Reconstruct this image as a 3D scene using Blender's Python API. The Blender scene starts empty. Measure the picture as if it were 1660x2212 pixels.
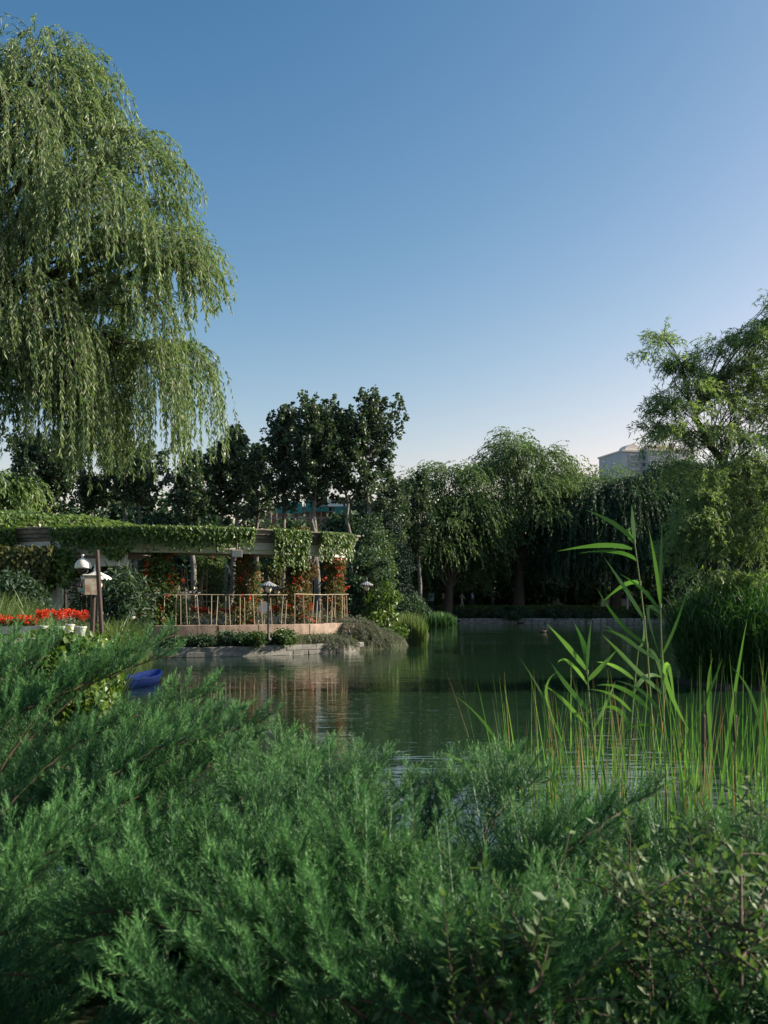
import bpy, math, random
import numpy as np
from mathutils import Vector
R = math.radians
SC = bpy.context.scene
COL = SC.collection

# ------------------------------------------------------------------ camera, sky, sun, exposure
HC, FP, CX, HY = 2.6, 2152.0, 830.0, 1293.0
cam = bpy.data.cameras.new('camera'); camo = bpy.data.objects.new('camera', cam); COL.objects.link(camo)
camo.location = (0, 0, HC); camo.rotation_euler = (R(90), 0, 0)
cam.sensor_fit = 'VERTICAL'; cam.sensor_height = 36.0; cam.lens = 36.0 * FP / 2212.0
cam.shift_y = (HY - 1106.0) / 2212.0
cam.clip_start = 0.05; cam.clip_end = 6000
cam.dof.use_dof = True; cam.dof.focus_distance = 42.0; cam.dof.aperture_fstop = 8.0
SC.camera = camo
SUN_AZ, SUN_EL = R(82), R(27)
w = bpy.data.worlds.new('World'); SC.world = w; w.use_nodes = True
nt = w.node_tree; nt.nodes.clear()
sky = nt.nodes.new('ShaderNodeTexSky'); sky.sky_type = 'NISHITA'; sky.sun_disc = False
sky.sun_elevation = SUN_EL; sky.sun_rotation = SUN_AZ
sky.air_density = 1.0; sky.dust_density = 1.5; sky.ozone_density = 1.0; sky.altitude = 50
bg = nt.nodes.new('ShaderNodeBackground'); bg.inputs['Strength'].default_value = 0.0525
wo = nt.nodes.new('ShaderNodeOutputWorld')
# deepen the zenith blue of the clear evening sky: per channel gain and contrast of the Sky Texture
sep = nt.nodes.new('ShaderNodeSeparateColor'); com = nt.nodes.new('ShaderNodeCombineColor'); nt.links.new(sky.outputs[0], sep.inputs[0])
for ch, (gm, gain, top) in enumerate(((2.1, 8.2, 9.), (1.44, 2.65, 10.5), (1.18, 1.81, 11.))):
    m1 = nt.nodes.new('ShaderNodeMath'); m1.operation = 'MULTIPLY'; m1.inputs[1].default_value = .1
    m2 = nt.nodes.new('ShaderNodeMath'); m2.operation = 'POWER'; m2.inputs[1].default_value = gm
    m3 = nt.nodes.new('ShaderNodeMath'); m3.operation = 'MULTIPLY'; m3.inputs[1].default_value = gain * 10
    m4 = nt.nodes.new('ShaderNodeMath'); m4.operation = 'MINIMUM'; m4.inputs[1].default_value = top
    nt.links.new(sep.outputs[ch], m1.inputs[0]); nt.links.new(m1.outputs[0], m2.inputs[0]); nt.links.new(m2.outputs[0], m3.inputs[0]); nt.links.new(m3.outputs[0], m4.inputs[0]); nt.links.new(m4.outputs[0], com.inputs[ch])
nt.links.new(com.outputs[0], bg.inputs[0]); nt.links.new(bg.outputs[0], wo.inputs[0])
sl = bpy.data.lights.new('sun', 'SUN'); so = bpy.data.objects.new('sun', sl); COL.objects.link(so)
sl.energy = 5.0; sl.angle = R(0.6); sl.color = (1.0, 0.87, 0.70)
sd = Vector((math.sin(SUN_AZ) * math.cos(SUN_EL), math.cos(SUN_AZ) * math.cos(SUN_EL), math.sin(SUN_EL)))
so.rotation_euler = sd.to_track_quat('Z', 'Y').to_euler(); so.location = (40, 20, 40)
SC.view_settings.view_transform = 'Standard'; SC.view_settings.look = 'None'
SC.view_settings.exposure = 1.0; SC.view_settings.gamma = 1.0
SC.render.engine = 'CYCLES'
SC.cycles.max_bounces = 6; SC.cycles.diffuse_bounces = 3; SC.cycles.glossy_bounces = 3
SC.cycles.transmission_bounces = 4; SC.cycles.use_denoising = True; SC.cycles.sample_clamp_indirect = 4; SC.cycles.caustics_reflective = False

def P(px, py, Y):
    return np.array([(px - CX) / FP * Y, Y, HC - (py - HY) / FP * Y])

# ------------------------------------------------------------------ helpers
def rs(seed): return np.random.default_rng(seed)
def unit(a):
    a = np.asarray(a, float); return a / np.maximum(np.linalg.norm(a, axis=-1, keepdims=True), 1e-9)
def rnd(g, n): return unit(g.normal(size=(n, 3)))

class G:
    """gathers geometry for ONE mesh object"""
    def __init__(s): s.v = []; s.f = []; s.mi = []; s.var = []; s.n = 0
    def add(s, v, f, var=0.5, mi=0):
        v = np.asarray(v, float).reshape(-1, 3); f = np.asarray(f, int)
        if len(v) == 0 or len(f) == 0: return
        s.v.append(v); s.f.append(f + s.n); s.mi.append(np.full(len(f), mi, np.int32))
        s.var.append(np.broadcast_to(np.asarray(var, float).reshape(-1), (len(v),)) if np.size(var) in (1, len(v)) else np.full(len(v), .5))
        s.n += len(v)
    def obj(s, name, mat, parent=None, smooth=False):
        me = bpy.data.meshes.new(name)
        V = np.concatenate(s.v).astype(np.float32)
        cnt = np.concatenate([np.full(len(f), f.shape[1], np.int32) for f in s.f])
        L = np.concatenate([f.ravel() for f in s.f]).astype(np.int32)
        me.vertices.add(len(V)); me.vertices.foreach_set('co', V.ravel())
        me.loops.add(len(L)); me.loops.foreach_set('vertex_index', L)
        me.polygons.add(len(cnt))
        st = np.concatenate([[0], np.cumsum(cnt)[:-1]]).astype(np.int32)
        me.polygons.foreach_set('loop_start', st)
        mats = mat if isinstance(mat, (list, tuple)) else [mat]
        for m in mats: me.materials.append(m)
        me.polygons.foreach_set('material_index', np.concatenate(s.mi))
        if smooth: me.polygons.foreach_set('use_smooth', np.ones(len(cnt), bool))
        else: me.polygons.foreach_set('use_smooth', np.zeros(len(cnt), bool))
        a = me.attributes.new('var', 'FLOAT', 'POINT'); a.data.foreach_set('value', np.concatenate(s.var).astype(np.float32))
        me.update(calc_edges=True); me.validate(verbose=False)
        o = bpy.data.objects.new(name, me); COL.objects.link(o)
        if parent is not None: o.parent = parent; o.matrix_parent_inverse.identity(); o.location = -Vector(parent.get('_w', (0, 0, 0)))
        return o

def tag(o, label=None, cat=None, group=None, kind=None):
    if label: o['label'] = label
    if cat: o['category'] = cat
    if group: o['group'] = group
    if kind: o['kind'] = kind
    return o
def thing(name, label, cat, loc=(0, 0, 0), group=None):
    """Empty at the base; parts are built in world coordinates and shifted by -loc"""
    o = bpy.data.objects.new(name, None); COL.objects.link(o)
    o.location = loc; o['_w'] = [float(c) for c in loc]; o.empty_display_size = .2
    return tag(o, label, cat, group)
def dup(root, loc, label, group=None, rz=0., sc=1.):
    r = root.copy(); COL.objects.link(r); r.location = loc; r.rotation_euler = (0, 0, rz); r.scale = (sc,) * 3
    r['label'] = label; r['_w'] = [float(c) for c in loc]
    if group: r['group'] = group
    for ch in list(root.children):
        c = ch.copy(); COL.objects.link(c); c.parent = r
        for g in list(ch.children):
            d = g.copy(); COL.objects.link(d); d.parent = c
    return r

def box(g, c, s, rz=0., var=.5, mi=0, taper=1., bev=0.):
    sx, sy, sz = [q / 2 for q in s]
    ca, sa = math.cos(rz), math.sin(rz)
    if bev > 0:
        b = min(bev, sx * .9, sy * .9, sz * .9); rings = []
        for z, ins in ((-sz, b), (-sz + b, 0), (sz - b, 0), (sz, b)):
            x, y = sx - ins, sy - ins; bb = b
            rings.append([(x - bb, -y, z), (x, -y + bb, z), (x, y - bb, z), (x - bb, y, z), (-x + bb, y, z), (-x, y - bb, z), (-x, -y + bb, z), (-x + bb, -y, z)])
        v = np.array(rings).reshape(-1, 3); f = []
        for k in range(3):
            for i in range(8): f.append((k * 8 + i, k * 8 + (i + 1) % 8, k * 8 + 8 + (i + 1) % 8, k * 8 + 8 + i))
        caps = [(7, 6, 5, 4), (7, 4, 3, 0), (0, 3, 2, 1)]
        f += caps + [tuple(24 + q for q in c_[::-1]) for c_ in caps]
    else:
        v = np.array([(x, y, z) for z in (-sz, sz) for x, y in ((-sx, -sy), (sx, -sy), (sx, sy), (-sx, sy))], float)
        v[4:, :2] *= taper
        f = [(3, 2, 1, 0), (4, 5, 6, 7), (0, 1, 5, 4), (1, 2, 6, 5), (2, 3, 7, 6), (3, 0, 4, 7)]
    w_ = np.stack([v[:, 0] * ca - v[:, 1] * sa, v[:, 0] * sa + v[:, 1] * ca, v[:, 2]], 1) + np.asarray(c, float)
    g.add(w_, f, var, mi)

def tube(g, pts, r, n=6, var=.5, mi=0, cap=True):
    pts = np.asarray(pts, float); K = len(pts); r = np.broadcast_to(np.asarray(r, float), (K,))
    T = unit(np.gradient(pts, axis=0))
    u = np.cross(T[0], (0, 0, 1.)); u = np.array([1., 0, 0]) if np.linalg.norm(u) < 1e-3 else unit(u)
    a = np.arange(n) * 2 * math.pi / n; V = np.empty((K, n, 3))
    for k in range(K):
        u = unit(u - T[k] * np.dot(u, T[k])); b = np.cross(T[k], u)
        V[k] = pts[k] + r[k] * (np.cos(a)[:, None] * u + np.sin(a)[:, None] * b)
    i = np.arange(n); j = (i + 1) % n
    f = np.concatenate([np.stack([k * n + i, k * n + j, (k + 1) * n + j, (k + 1) * n + i], 1) for k in range(K - 1)])
    g.add(V, f, var, mi)
    if cap:
        for k in (0, K - 1):
            g.add(np.concatenate([V[k], pts[k:k + 1]]), np.stack([i, j, np.full(n, n)], 1), var, mi)

def bez(a, b, c, n=8):
    t = np.linspace(0, 1, n)[:, None]; a, b, c = map(lambda q: np.asarray(q, float), (a, b, c))
    return (1 - t) ** 2 * a + 2 * t * (1 - t) * b + t * t * c
def lathe(g, prof, c=(0, 0, 0), n=20, var=.5, mi=0, ripple=0., nr=0):
    prof = np.asarray(prof, float); a = np.arange(n) * 2 * math.pi / n; K = len(prof)
    rr = prof[:, 0][:, None] * (1 + ripple * np.cos(a * nr)[None])
    zz = np.broadcast_to(prof[:, 1][:, None], rr.shape)
    V = np.stack([rr * np.cos(a), rr * np.sin(a), zz], -1) + np.asarray(c, float)
    i = np.arange(n); j = (i + 1) % n
    f = np.concatenate([np.stack([k * n + i, k * n + j, (k + 1) * n + j, (k + 1) * n + i], 1) for k in range(K - 1)])
    g.add(V, f, var, mi)
def strips(g, Pn, W, S, var=.5, mi=0):
    """ribbons: Pn (N,K,3), W (N,K), S (N,3) or (N,K,3) side vectors"""
    N, K, _ = Pn.shape
    if S.ndim == 2: S = S[:, None, :]
    V = np.stack([Pn - S * W[..., None] / 2, Pn + S * W[..., None] / 2], 2)
    b = (np.arange(N) * K * 2)[:, None] + (np.arange(K - 1) * 2)[None]
    f = np.stack([b, b + 1, b + 3, b + 2], -1).reshape(-1, 4)
    if np.ndim(var) == 1: var = np.repeat(var, K * 2)
    elif np.ndim(var) == 2: var = np.repeat(var.ravel(), 2)
    g.add(V, f, var, mi)
def leaves(g, p, d, nrm, L, W, var, mi=0, wide=.42, fold=.12):
    d = unit(d); s = unit(np.cross(d, nrm)); n2 = np.cross(s, d)
    L = np.broadcast_to(L, (len(p),))[:, None]; W = np.broadcast_to(W, (len(p),))[:, None]
    m = p + d * L * wide + n2 * W * fold
    V = np.stack([p, m - s * W / 2, p + d * L, m + s * W / 2], 1)
    f = np.arange(len(p) * 4).reshape(-1, 4)
    g.add(V, f, np.repeat(np.broadcast_to(var, (len(p),)), 4), mi)

# ------------------------------------------------------------------ materials
def newmat(name):
    m = bpy.data.materials.new(name); m.use_nodes = True; t = m.node_tree; t.nodes.clear()
    o = t.nodes.new('ShaderNodeOutputMaterial'); return m, t, o
def leafmat(name, c1, c2, trans=.35, rough=.45, spec=.4, tcol=None):
    m, t, o = newmat(name)
    at = t.nodes.new('ShaderNodeAttribute'); at.attribute_name = 'var'
    mx = t.nodes.new('ShaderNodeMix'); mx.data_type = 'RGBA'
    mx.inputs[6].default_value = (*c1, 1); mx.inputs[7].default_value = (*c2, 1)
    t.links.new(at.outputs['Fac'], mx.inputs[0])
    p = t.nodes.new('ShaderNodeBsdfPrincipled'); p.inputs['Roughness'].default_value = rough
    p.inputs['Specular IOR Level'].default_value = spec
    tr = t.nodes.new('ShaderNodeBsdfTranslucent')
    hs = t.nodes.new('ShaderNodeMix'); hs.data_type = 'RGBA'; hs.blend_type = 'MULTIPLY'; hs.inputs[0].default_value = 1
    hs.inputs[7].default_value = (*(tcol or (1.5, 1.6, .7)), 1)
    t.links.new(mx.outputs[2], hs.inputs[6]); t.links.new(hs.outputs[2], tr.inputs[0])
    t.links.new(mx.outputs[2], p.inputs['Base Color'])
    ms = t.nodes.new('ShaderNodeMixShader'); ms.inputs[0].default_value = trans
    t.links.new(p.outputs[0], ms.inputs[1]); t.links.new(tr.outputs[0], ms.inputs[2]); t.links.new(ms.outputs[0], o.inputs[0])
    return m
def solid(name, c1, c2=None, rough=.7, scale=4., metal=0., spec=.4, bump=.0, detail=6, var=0.):
    m, t, o = newmat(name); p = t.nodes.new('ShaderNodeBsdfPrincipled')
    p.inputs['Roughness'].default_value = rough; p.inputs['Metallic'].default_value = metal; p.inputs['Specular IOR Level'].default_value = spec
    c2 = c2 or tuple(q * .6 for q in c1)
    tc = t.nodes.new('ShaderNodeTexCoord'); nz = t.nodes.new('ShaderNodeTexNoise')
    nz.inputs['Scale'].default_value = scale; nz.inputs['Detail'].default_value = detail; nz.inputs['Roughness'].default_value = .65
    t.links.new(tc.outputs['Object'], nz.inputs['Vector'])
    rp = t.nodes.new('ShaderNodeMapRange'); rp.inputs[1].default_value = .32; rp.inputs[2].default_value = .68
    t.links.new(nz.outputs['Fac'], rp.inputs[0])
    mx = t.nodes.new('ShaderNodeMix'); mx.data_type = 'RGBA'; mx.inputs[6].default_value = (*c1, 1); mx.inputs[7].default_value = (*c2, 1)
    t.links.new(rp.outputs[0], mx.inputs[0]); out = mx.outputs[2]
    if var > 0:
        at = t.nodes.new('ShaderNodeAttribute'); at.attribute_name = 'var'
        mr = t.nodes.new('ShaderNodeMapRange'); mr.inputs[3].default_value = 1 - var; mr.inputs[4].default_value = 1 + var
        t.links.new(at.outputs['Fac'], mr.inputs[0])
        vm = t.nodes.new('ShaderNodeVectorMath'); vm.operation = 'SCALE'
        t.links.new(out, vm.inputs[0]); t.links.new(mr.outputs[0], vm.inputs['Scale']); out = vm.outputs[0]
    t.links.new(out, p.inputs['Base Color'])
    if bump > 0:
        bp = t.nodes.new('ShaderNodeBump'); bp.inputs['Strength'].default_value = bump; bp.inputs['Distance'].default_value = .05
        t.links.new(nz.outputs['Fac'], bp.inputs['Height']); t.links.new(bp.outputs[0], p.inputs['Normal'])
    t.links.new(p.outputs[0], o.inputs[0]); return m
def glassmat(name, c=(.02, .03, .035), rough=.05):
    m, t, o = newmat(name); p = t.nodes.new('ShaderNodeBsdfPrincipled')
    p.inputs['Base Color'].default_value = (*c, 1); p.inputs['Roughness'].default_value = rough; p.inputs['Specular IOR Level'].default_value = .8
    t.links.new(p.outputs[0], o.inputs[0]); return m

M = {}
M['willow'] = leafmat('willow leaf', (.055, .12, .05), (.27, .34, .17), .38, .42, .4, (1.35, 1.5, .8))
M['willow_far'] = leafmat('far willow leaf', (.034, .085, .048), (.15, .22, .09), .34, .5, .3)
M['willow_dark'] = leafmat('dark willow leaf', (.020, .055, .036), (.05, .095, .045), .28, .5, .3)
M['willow_mid'] = leafmat('young willow leaf', (.07, .14, .055), (.25, .34, .15), .45, .42, .45)
M['poplar'] = leafmat('poplar leaf', (.022, .055, .034), (.075, .115, .055), .28, .4, .5)
M['bgleaf'] = leafmat('background leaf', (.026, .060, .040), (.065, .11, .055), .28, .5, .3)
M['bush'] = leafmat('bush leaf', (.03, .075, .030), (.09, .14, .04), .35, .45, .4)
M['conifer'] = leafmat('conifer needle', (.010, .030, .022), (.022, .05, .032), .1, .6, .2)
M['ivy'] = leafmat('ivy leaf', (.022, .075, .020), (.15, .22, .04), .36, .4, .45)
M['vine'] = leafmat('trumpet vine leaf', (.045, .08, .025), (.15, .13, .045), .35, .5, .3)
M['dryvine'] = leafmat('dry vine leaf', (.10, .055, .03), (.20, .12, .06), .3, .6, .2)
M['orange'] = leafmat('trumpet blossom', (.55, .06, .025), (.75, .13, .06), .35, .5, .3, (1.2, 1, 1))
M['red'] = leafmat('salvia blossom', (.52, .028, .012), (.75, .09, .02), .3, .5, .3, (1.2, 1, 1))
M['reed'] = leafmat('reed blade', (.05, .14, .035), (.17, .30, .10), .5, .4, .4, (1.2, 1.4, .55))
M['reedbed'] = leafmat('reed bed blade', (.020, .07, .024), (.055, .13, .035), .38, .45, .4)
M['reedtip'] = leafmat('reed dry tip', (.26, .14, .05), (.38, .29, .14), .35, .5, .3, (1.1, 1, .8))
M['grass'] = leafmat('bank grass', (.05, .10, .03), (.15, .20, .07), .35, .45, .4)
M['lawn'] = leafmat('lawn grass', (.06, .12, .03), (.12, .19, .045), .3, .6, .2)
M['silver'] = leafmat('silver leaf', (.10, .125, .10), (.20, .22, .17), .2, .6, .3)
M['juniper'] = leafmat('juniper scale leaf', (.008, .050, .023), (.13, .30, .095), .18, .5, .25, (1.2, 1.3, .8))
M['honey'] = leafmat('honeysuckle leaf', (.035, .09, .035), (.12, .19, .07), .3, .5, .25)
M['bark'] = solid('willow bark', (.09, .07, .05), (.035, .028, .022), .9, 6, bump=.4)
M['bark_pale'] = solid('poplar bark', (.24, .225, .20), (.07, .065, .055), .85, 3, bump=.3)
M['twig'] = solid('twig bark', (.085, .055, .034), (.04, .027, .018), .8, 20)
M['stem'] = leafmat('green stem', (.12, .18, .06), (.22, .26, .10), .15, .4, .4)
M['soil'] = solid('soil', (.06, .045, .03), (.025, .02, .014), .95, 3, bump=.3)
M['stone'] = solid('pink granite block', (.38, .28, .22), (.19, .145, .115), .9, 2.6, bump=.4, var=.28)
M['curb'] = solid('grey curb brick', (.27, .26, .24), (.14, .135, .12), .9, 6, bump=.3, var=.2)
M['whitebrick'] = solid('pale bank brick', (.33, .33, .31), (.18, .18, .165), .9, 5, var=.25)
M['mortar'] = solid('mortar', (.08, .07, .06), (.05, .045, .04), .95, 5)
M['concrete'] = solid('weathered concrete', (.29, .255, .21), (.10, .09, .075), .85, 2.2, bump=.25)
M['cream'] = solid('cream painted beam', (.74, .72, .64), (.56, .54, .47), .7, 1.2)
M['render'] = solid('grey render', (.36, .36, .34), (.27, .27, .26), .85, .6)
M['darkin'] = solid('dark interior', (.03, .028, .025), (.02, .018, .016), .8, 2)
M['glass'] = glassmat('window glass')
M['bluegl'] = glassmat('bluish glass', (.08, .12, .15), .1)
M['wframe'] = solid('white window frame', (.6, .6, .58), (.5, .5, .48), .5, 3)
M['bamboo'] = solid('bamboo cane', (.50, .42, .29), (.31, .25, .17), .55, 8, var=.3)
M['iron'] = solid('dark iron', (.022, .022, .024), (.04, .035, .03), .5, 8, .4)
M['steel'] = solid('brown painted steel', (.075, .055, .048), (.05, .035, .03), .5, 10, .3)
M['white'] = solid('white enamel', (.78, .78, .76), (.66, .65, .60), .4, 6)
M['shade_grey'] = solid('grey enamel shade', (.40, .41, .42), (.25, .26, .27), .4, 6)
M['globe'] = solid('frosted cream glass', (.74, .66, .50), (.66, .58, .43), .35, 3)
M['rusty'] = solid('off white rusty sheet', (.58, .55, .47), (.24, .13, .07), .6, 4.5, detail=3)
M['bluepl'] = solid('blue plastic hull', (.065, .13, .52), (.05, .10, .42), .38, 3)
M['potgreen'] = solid('pale teal pot', (.46, .55, .53), (.40, .36, .28), .6, 7)
M['dark'] = glassmat('smoked dome', (.015, .015, .018), .15)
M['tower'] = solid('beige tower render', (.80, .72, .66), (.72, .65, .59), .8, .08)
M['towershade_postgrey'] = solid('tower front shade and post grey', (.55, .56, .60), (.48, .49, .53), .8, .08)  # cool shade of the tower's window fronts put into colour; also paints the post
M['net'] = leafmat('green safety net', (.05, .26, .24), (.08, .34, .31), .3, .6, .2, (1, 1, 1))
M['brickred'] = solid('red brick', (.34, .17, .11), (.24, .12, .08), .9, 2)
M['signblue'] = solid('blue board', (.12, .30, .45), (.40, .55, .62), .5, 2.5)
M['signtan'] = solid('tan board', (.42, .37, .24), (.36, .31, .20), .6, 2)
M['teal'] = solid('teal plastic', (.05, .42, .42), (.04, .34, .35), .4, 3)
M['skin'] = solid('skin', (.45, .28, .20), (.40, .25, .18), .6, 8)
M['hair'] = solid('dark hair', (.02, .016, .014), None, .6, 8)

def groundmat():
    m, t, o = newmat('bank earth and grass'); p = t.nodes.new('ShaderNodeBsdfPrincipled'); p.inputs['Roughness'].default_value = .95
    tc = t.nodes.new('ShaderNodeTexCoord'); n1 = t.nodes.new('ShaderNodeTexNoise'); n1.inputs['Scale'].default_value = .35; n1.inputs['Detail'].default_value = 8
    n2 = t.nodes.new('ShaderNodeTexNoise'); n2.inputs['Scale'].default_value = 9; n2.inputs['Detail'].default_value = 6
    t.links.new(tc.outputs['Object'], n1.inputs['Vector']); t.links.new(tc.outputs['Object'], n2.inputs['Vector'])
    r1 = t.nodes.new('ShaderNodeValToRGB'); r1.color_ramp.elements[0].position = .38; r1.color_ramp.elements[1].position = .6
    r1.color_ramp.elements[0].color = (.040, .032, .020, 1); r1.color_ramp.elements[1].color = (.045, .075, .022, 1)
    t.links.new(n1.outputs['Fac'], r1.inputs[0])
    mx = t.nodes.new('ShaderNodeMix'); mx.data_type = 'RGBA'; mx.blend_type = 'MULTIPLY'; mx.inputs[0].default_value = .7
    t.links.new(r1.outputs[0], mx.inputs[6]); t.links.new(n2.outputs['Color'], mx.inputs[7]); t.links.new(mx.outputs[2], p.inputs['Base Color'])
    bp = t.nodes.new('ShaderNodeBump'); bp.inputs['Strength'].default_value = .5; bp.inputs['Distance'].default_value = .06
    t.links.new(n2.outputs['Fac'], bp.inputs['Height']); t.links.new(bp.outputs[0], p.inputs['Normal'])
    t.links.new(p.outputs[0], o.inputs[0]); return m
def watermat():
    m, t, o = newmat('lake water'); p = t.nodes.new('ShaderNodeBsdfPrincipled')
    p.inputs['Base Color'].default_value = (.012, .032, .016, 1); p.inputs['Roughness'].default_value = .02; p.inputs['IOR'].default_value = 1.33
    tc = t.nodes.new('ShaderNodeTexCoord')
    def wave(sx, sy, det, dist):
        mp = t.nodes.new('ShaderNodeMapping'); mp.inputs['Scale'].default_value = (sx, sy, 1); mp.inputs['Rotation'].default_value = (0, 0, R(6))
        n = t.nodes.new('ShaderNodeTexNoise'); n.inputs['Scale'].default_value = 1; n.inputs['Detail'].default_value = det; n.inputs['Distortion'].default_value = dist
        t.links.new(tc.outputs['Object'], mp.inputs[0]); t.links.new(mp.outputs[0], n.inputs['Vector']); return n
    a = wave(1.6, 4.2, 2, .4); b = wave(.35, .8, 2, .3); c = wave(.05, .16, 1, 0)
    r = t.nodes.new('ShaderNodeMapRange'); r.inputs[1].default_value = .35; r.inputs[2].default_value = .68; r.inputs[3].default_value = .25; r.inputs[4].default_value = 1.
    t.links.new(c.outputs['Fac'], r.inputs[0])
    mu = t.nodes.new('ShaderNodeMath'); mu.operation = 'MULTIPLY'; t.links.new(a.outputs['Fac'], mu.inputs[0]); t.links.new(r.outputs[0], mu.inputs[1])
    b1 = t.nodes.new('ShaderNodeBump'); b1.inputs['Strength'].default_value = .6; b1.inputs['Distance'].default_value = .019
    b2 = t.nodes.new('ShaderNodeBump'); b2.inputs['Strength'].default_value = .6; b2.inputs['Distance'].default_value = .022
    t.links.new(mu.outputs[0], b1.inputs['Height']); t.links.new(b.outputs['Fac'], b2.inputs['Height'])
    t.links.new(b2.outputs[0], b1.inputs['Normal']); t.links.new(b1.outputs[0], p.inputs['Normal'])
    t.links.new(p.outputs[0], o.inputs[0]); return m
M['ground'] = groundmat(); M['water'] = watermat()

# ------------------------------------------------------------------ terrain and water
CC = np.array([-12.0, 57.0])                    # centre of the round garden terrace
def arcpt(r, deg): return (CC[0] + r * math.cos(R(deg)), CC[1] + r * math.sin(R(deg)))
ISL = [arcpt(13.5 + .9 * max(0, (d + 20) / 24), d) for d in range(4, -82, -6)]
LAKE = np.array([(-4.4, 8.2), (-2.8, 6.7), (0, 5.7), (3, 5.4), (8, 6), (14, 8), (19, 12), (24, 20), (30, 40), (45, 60), (60, 85), (64, 105.6),
                 (30, 105.6), (7.4, 105.6), (6, 107.5), (3, 106), (2.6, 92), (3.6, 78), (3.2, 66)] + ISL +
                [(-10.2, 42.6), (-11, 40), (-10.8, 36), (-9.8, 31), (-8.3, 25), (-7.2, 20), (-6.2, 14), (-5, 10)])
def sdist(x, y, poly):
    p = np.stack([x, y], -1); d = np.full(x.shape, 1e9); ins = np.zeros(x.shape, bool)
    for i in range(len(poly)):
        a, b = poly[i], poly[(i + 1) % len(poly)]; e = b - a
        t = np.clip(((p - a) @ e) / (e @ e), 0, 1); d = np.minimum(d, np.linalg.norm(p - a - t[..., None] * e, axis=-1))
        c = ((a[1] > y) != (b[1] > y)) & (x < (b[0] - a[0]) * (y - a[1]) / (b[1] - a[1] + 1e-12) + a[0]); ins ^= c
    return np.where(ins, -d, d)
def sm(a, b, x): t = np.clip((x - a) / (b - a), 0, 1); return t * t * (3 - 2 * t)
def gheight(x, y):
    d = sdist(x, y, LAKE)
    near = .3 + .95 * sm(0, 1.3, d)
    left = .25 + 1.15 * sm(0, 3.5, d)
    isl = .40 + .42 * sm(0.2, 1.5, d)
    far = .42 + 1.25 * sm(.3, 3., d) + .5 * sm(10, 60, d)
    wl = sm(8, 15, y); wi = sm(36, 42, y) * (1 - sm(62, 70, y)) * (x < 8); wf = sm(62, 75, y)
    h = near * (1 - wl) + left * wl
    h = h * (1 - wi) + isl * wi; h = h * (1 - wf) + far * wf
    return np.where(d > .25, h, np.maximum(-.9, -.3 + (d - .25) * 1.5))
def gz(x, y): return float(gheight(np.array([float(x)]), np.array([float(y)]))[0])
xs = np.unique(np.concatenate([np.linspace(-900, -70, 24), np.linspace(-70, -24, 40), np.linspace(-24, 24, 150), np.linspace(24, 80, 50), np.linspace(80, 900, 24)]))
ys = np.unique(np.concatenate([np.linspace(-60, -2, 14), np.linspace(-2, 12, 50), np.linspace(12, 66, 130), np.linspace(66, 130, 90), np.linspace(130, 2500, 24)]))
X, Y = np.meshgrid(xs, ys); Z = gheight(X, Y)
g_ = rs(1); Z = Z + np.where(Z > .5, g_.normal(0, .015, Z.shape), 0)
g = G(); nx, ny = len(xs), len(ys); idx = np.arange(nx * ny).reshape(ny, nx)
g.add(np.stack([X, Y, Z], -1), np.stack([idx[:-1, :-1], idx[:-1, 1:], idx[1:, 1:], idx[1:, :-1]], -1).reshape(-1, 4))
tag(g.obj('ground', M['ground'], smooth=True), 'dark earth and grass banks around the lake', 'ground', kind='structure')
g = G(); g.add([(-14, 4.5, 0), (66, 4.5, 0), (66, 108.5, 0), (-14, 108.5, 0)], [(0, 1, 2, 3)])
tag(g.obj('water', M['water']), 'calm dark green lake water with ripples', 'water', kind='structure')

# ------------------------------------------------------------------ plant builders
def strand_leaves(g, gt, st, out, L, up, k, sp, LL, LW, rng, K=10, var=None, spread=.55, tw=.012):
    N = len(st); p = st.copy(); d = unit(out + np.array([0, 0, 1.]) * np.asarray(up).reshape(-1, 1)); ds = (L / K)[:, None]
    Pn = [p]
    for i in range(K):
        d = unit(d + np.array([0, 0, -1.]) * ds * k + rng.normal(0, .05, (N, 3))); p = p + d * ds; Pn.append(p)
    Pn = np.stack(Pn, 1)
    n = np.maximum(3, (L / sp).astype(int)); rep = np.repeat(np.arange(N), n); t = rng.random(len(rep)) ** .85 * (K - .01)
    i = t.astype(int); fr = (t - i)[:, None]
    a = Pn[rep, i]; b = Pn[rep, i + 1]; q = a + (b - a) * fr; tan = unit(b - a)
    dirs = tan * .75 + rnd(rng, len(rep)) * spread + np.array([0, 0, -.25])
    sv = rng.random(N) if var is None else var
    v = np.clip(sv[rep] * .6 + rng.random(len(rep)) * .4, 0, 1)
    sz = .7 + .6 * rng.random(len(rep))
    leaves(g, q, dirs, rnd(rng, len(rep)), LL * sz, LW * sz, v)
    if gt is not None:
        strips(gt, Pn, np.linspace(tw, tw * .4, K + 1)[None].repeat(N, 0), unit(np.cross(out, (0, 0, 1.)) + 1e-3))
def limb(gt, a, b, r0, r1, rng, sag=.0, n=8, sides=7, up=.35):
    a = np.asarray(a, float); b = np.asarray(b, float); m = (a + b) / 2; l = np.linalg.norm(b - a)
    m = m + np.array([0, 0, l * up]) + rng.normal(0, l * .05, 3)
    pts = bez(a, m, b, n); pts[1:-1] += rng.normal(0, l * .012, (n - 2, 3))
    tube(gt, pts, np.linspace(r0, r1, n), sides); return pts
WBX = ((-9.5, 5.4), (-7.33, 5.5), (-6.85, 5.7), (-6.75, 6.3), (-6.15, 6.3), (-6.05, 4.95), (-5.1, 5.0), (-5.0, 7.4), (-4.45, 7.4), (-4.38, 4.9), (-3.5, 5.0), (-3.3, 6.2), (-3.0, 7.9), (-2.5, 9))
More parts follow.
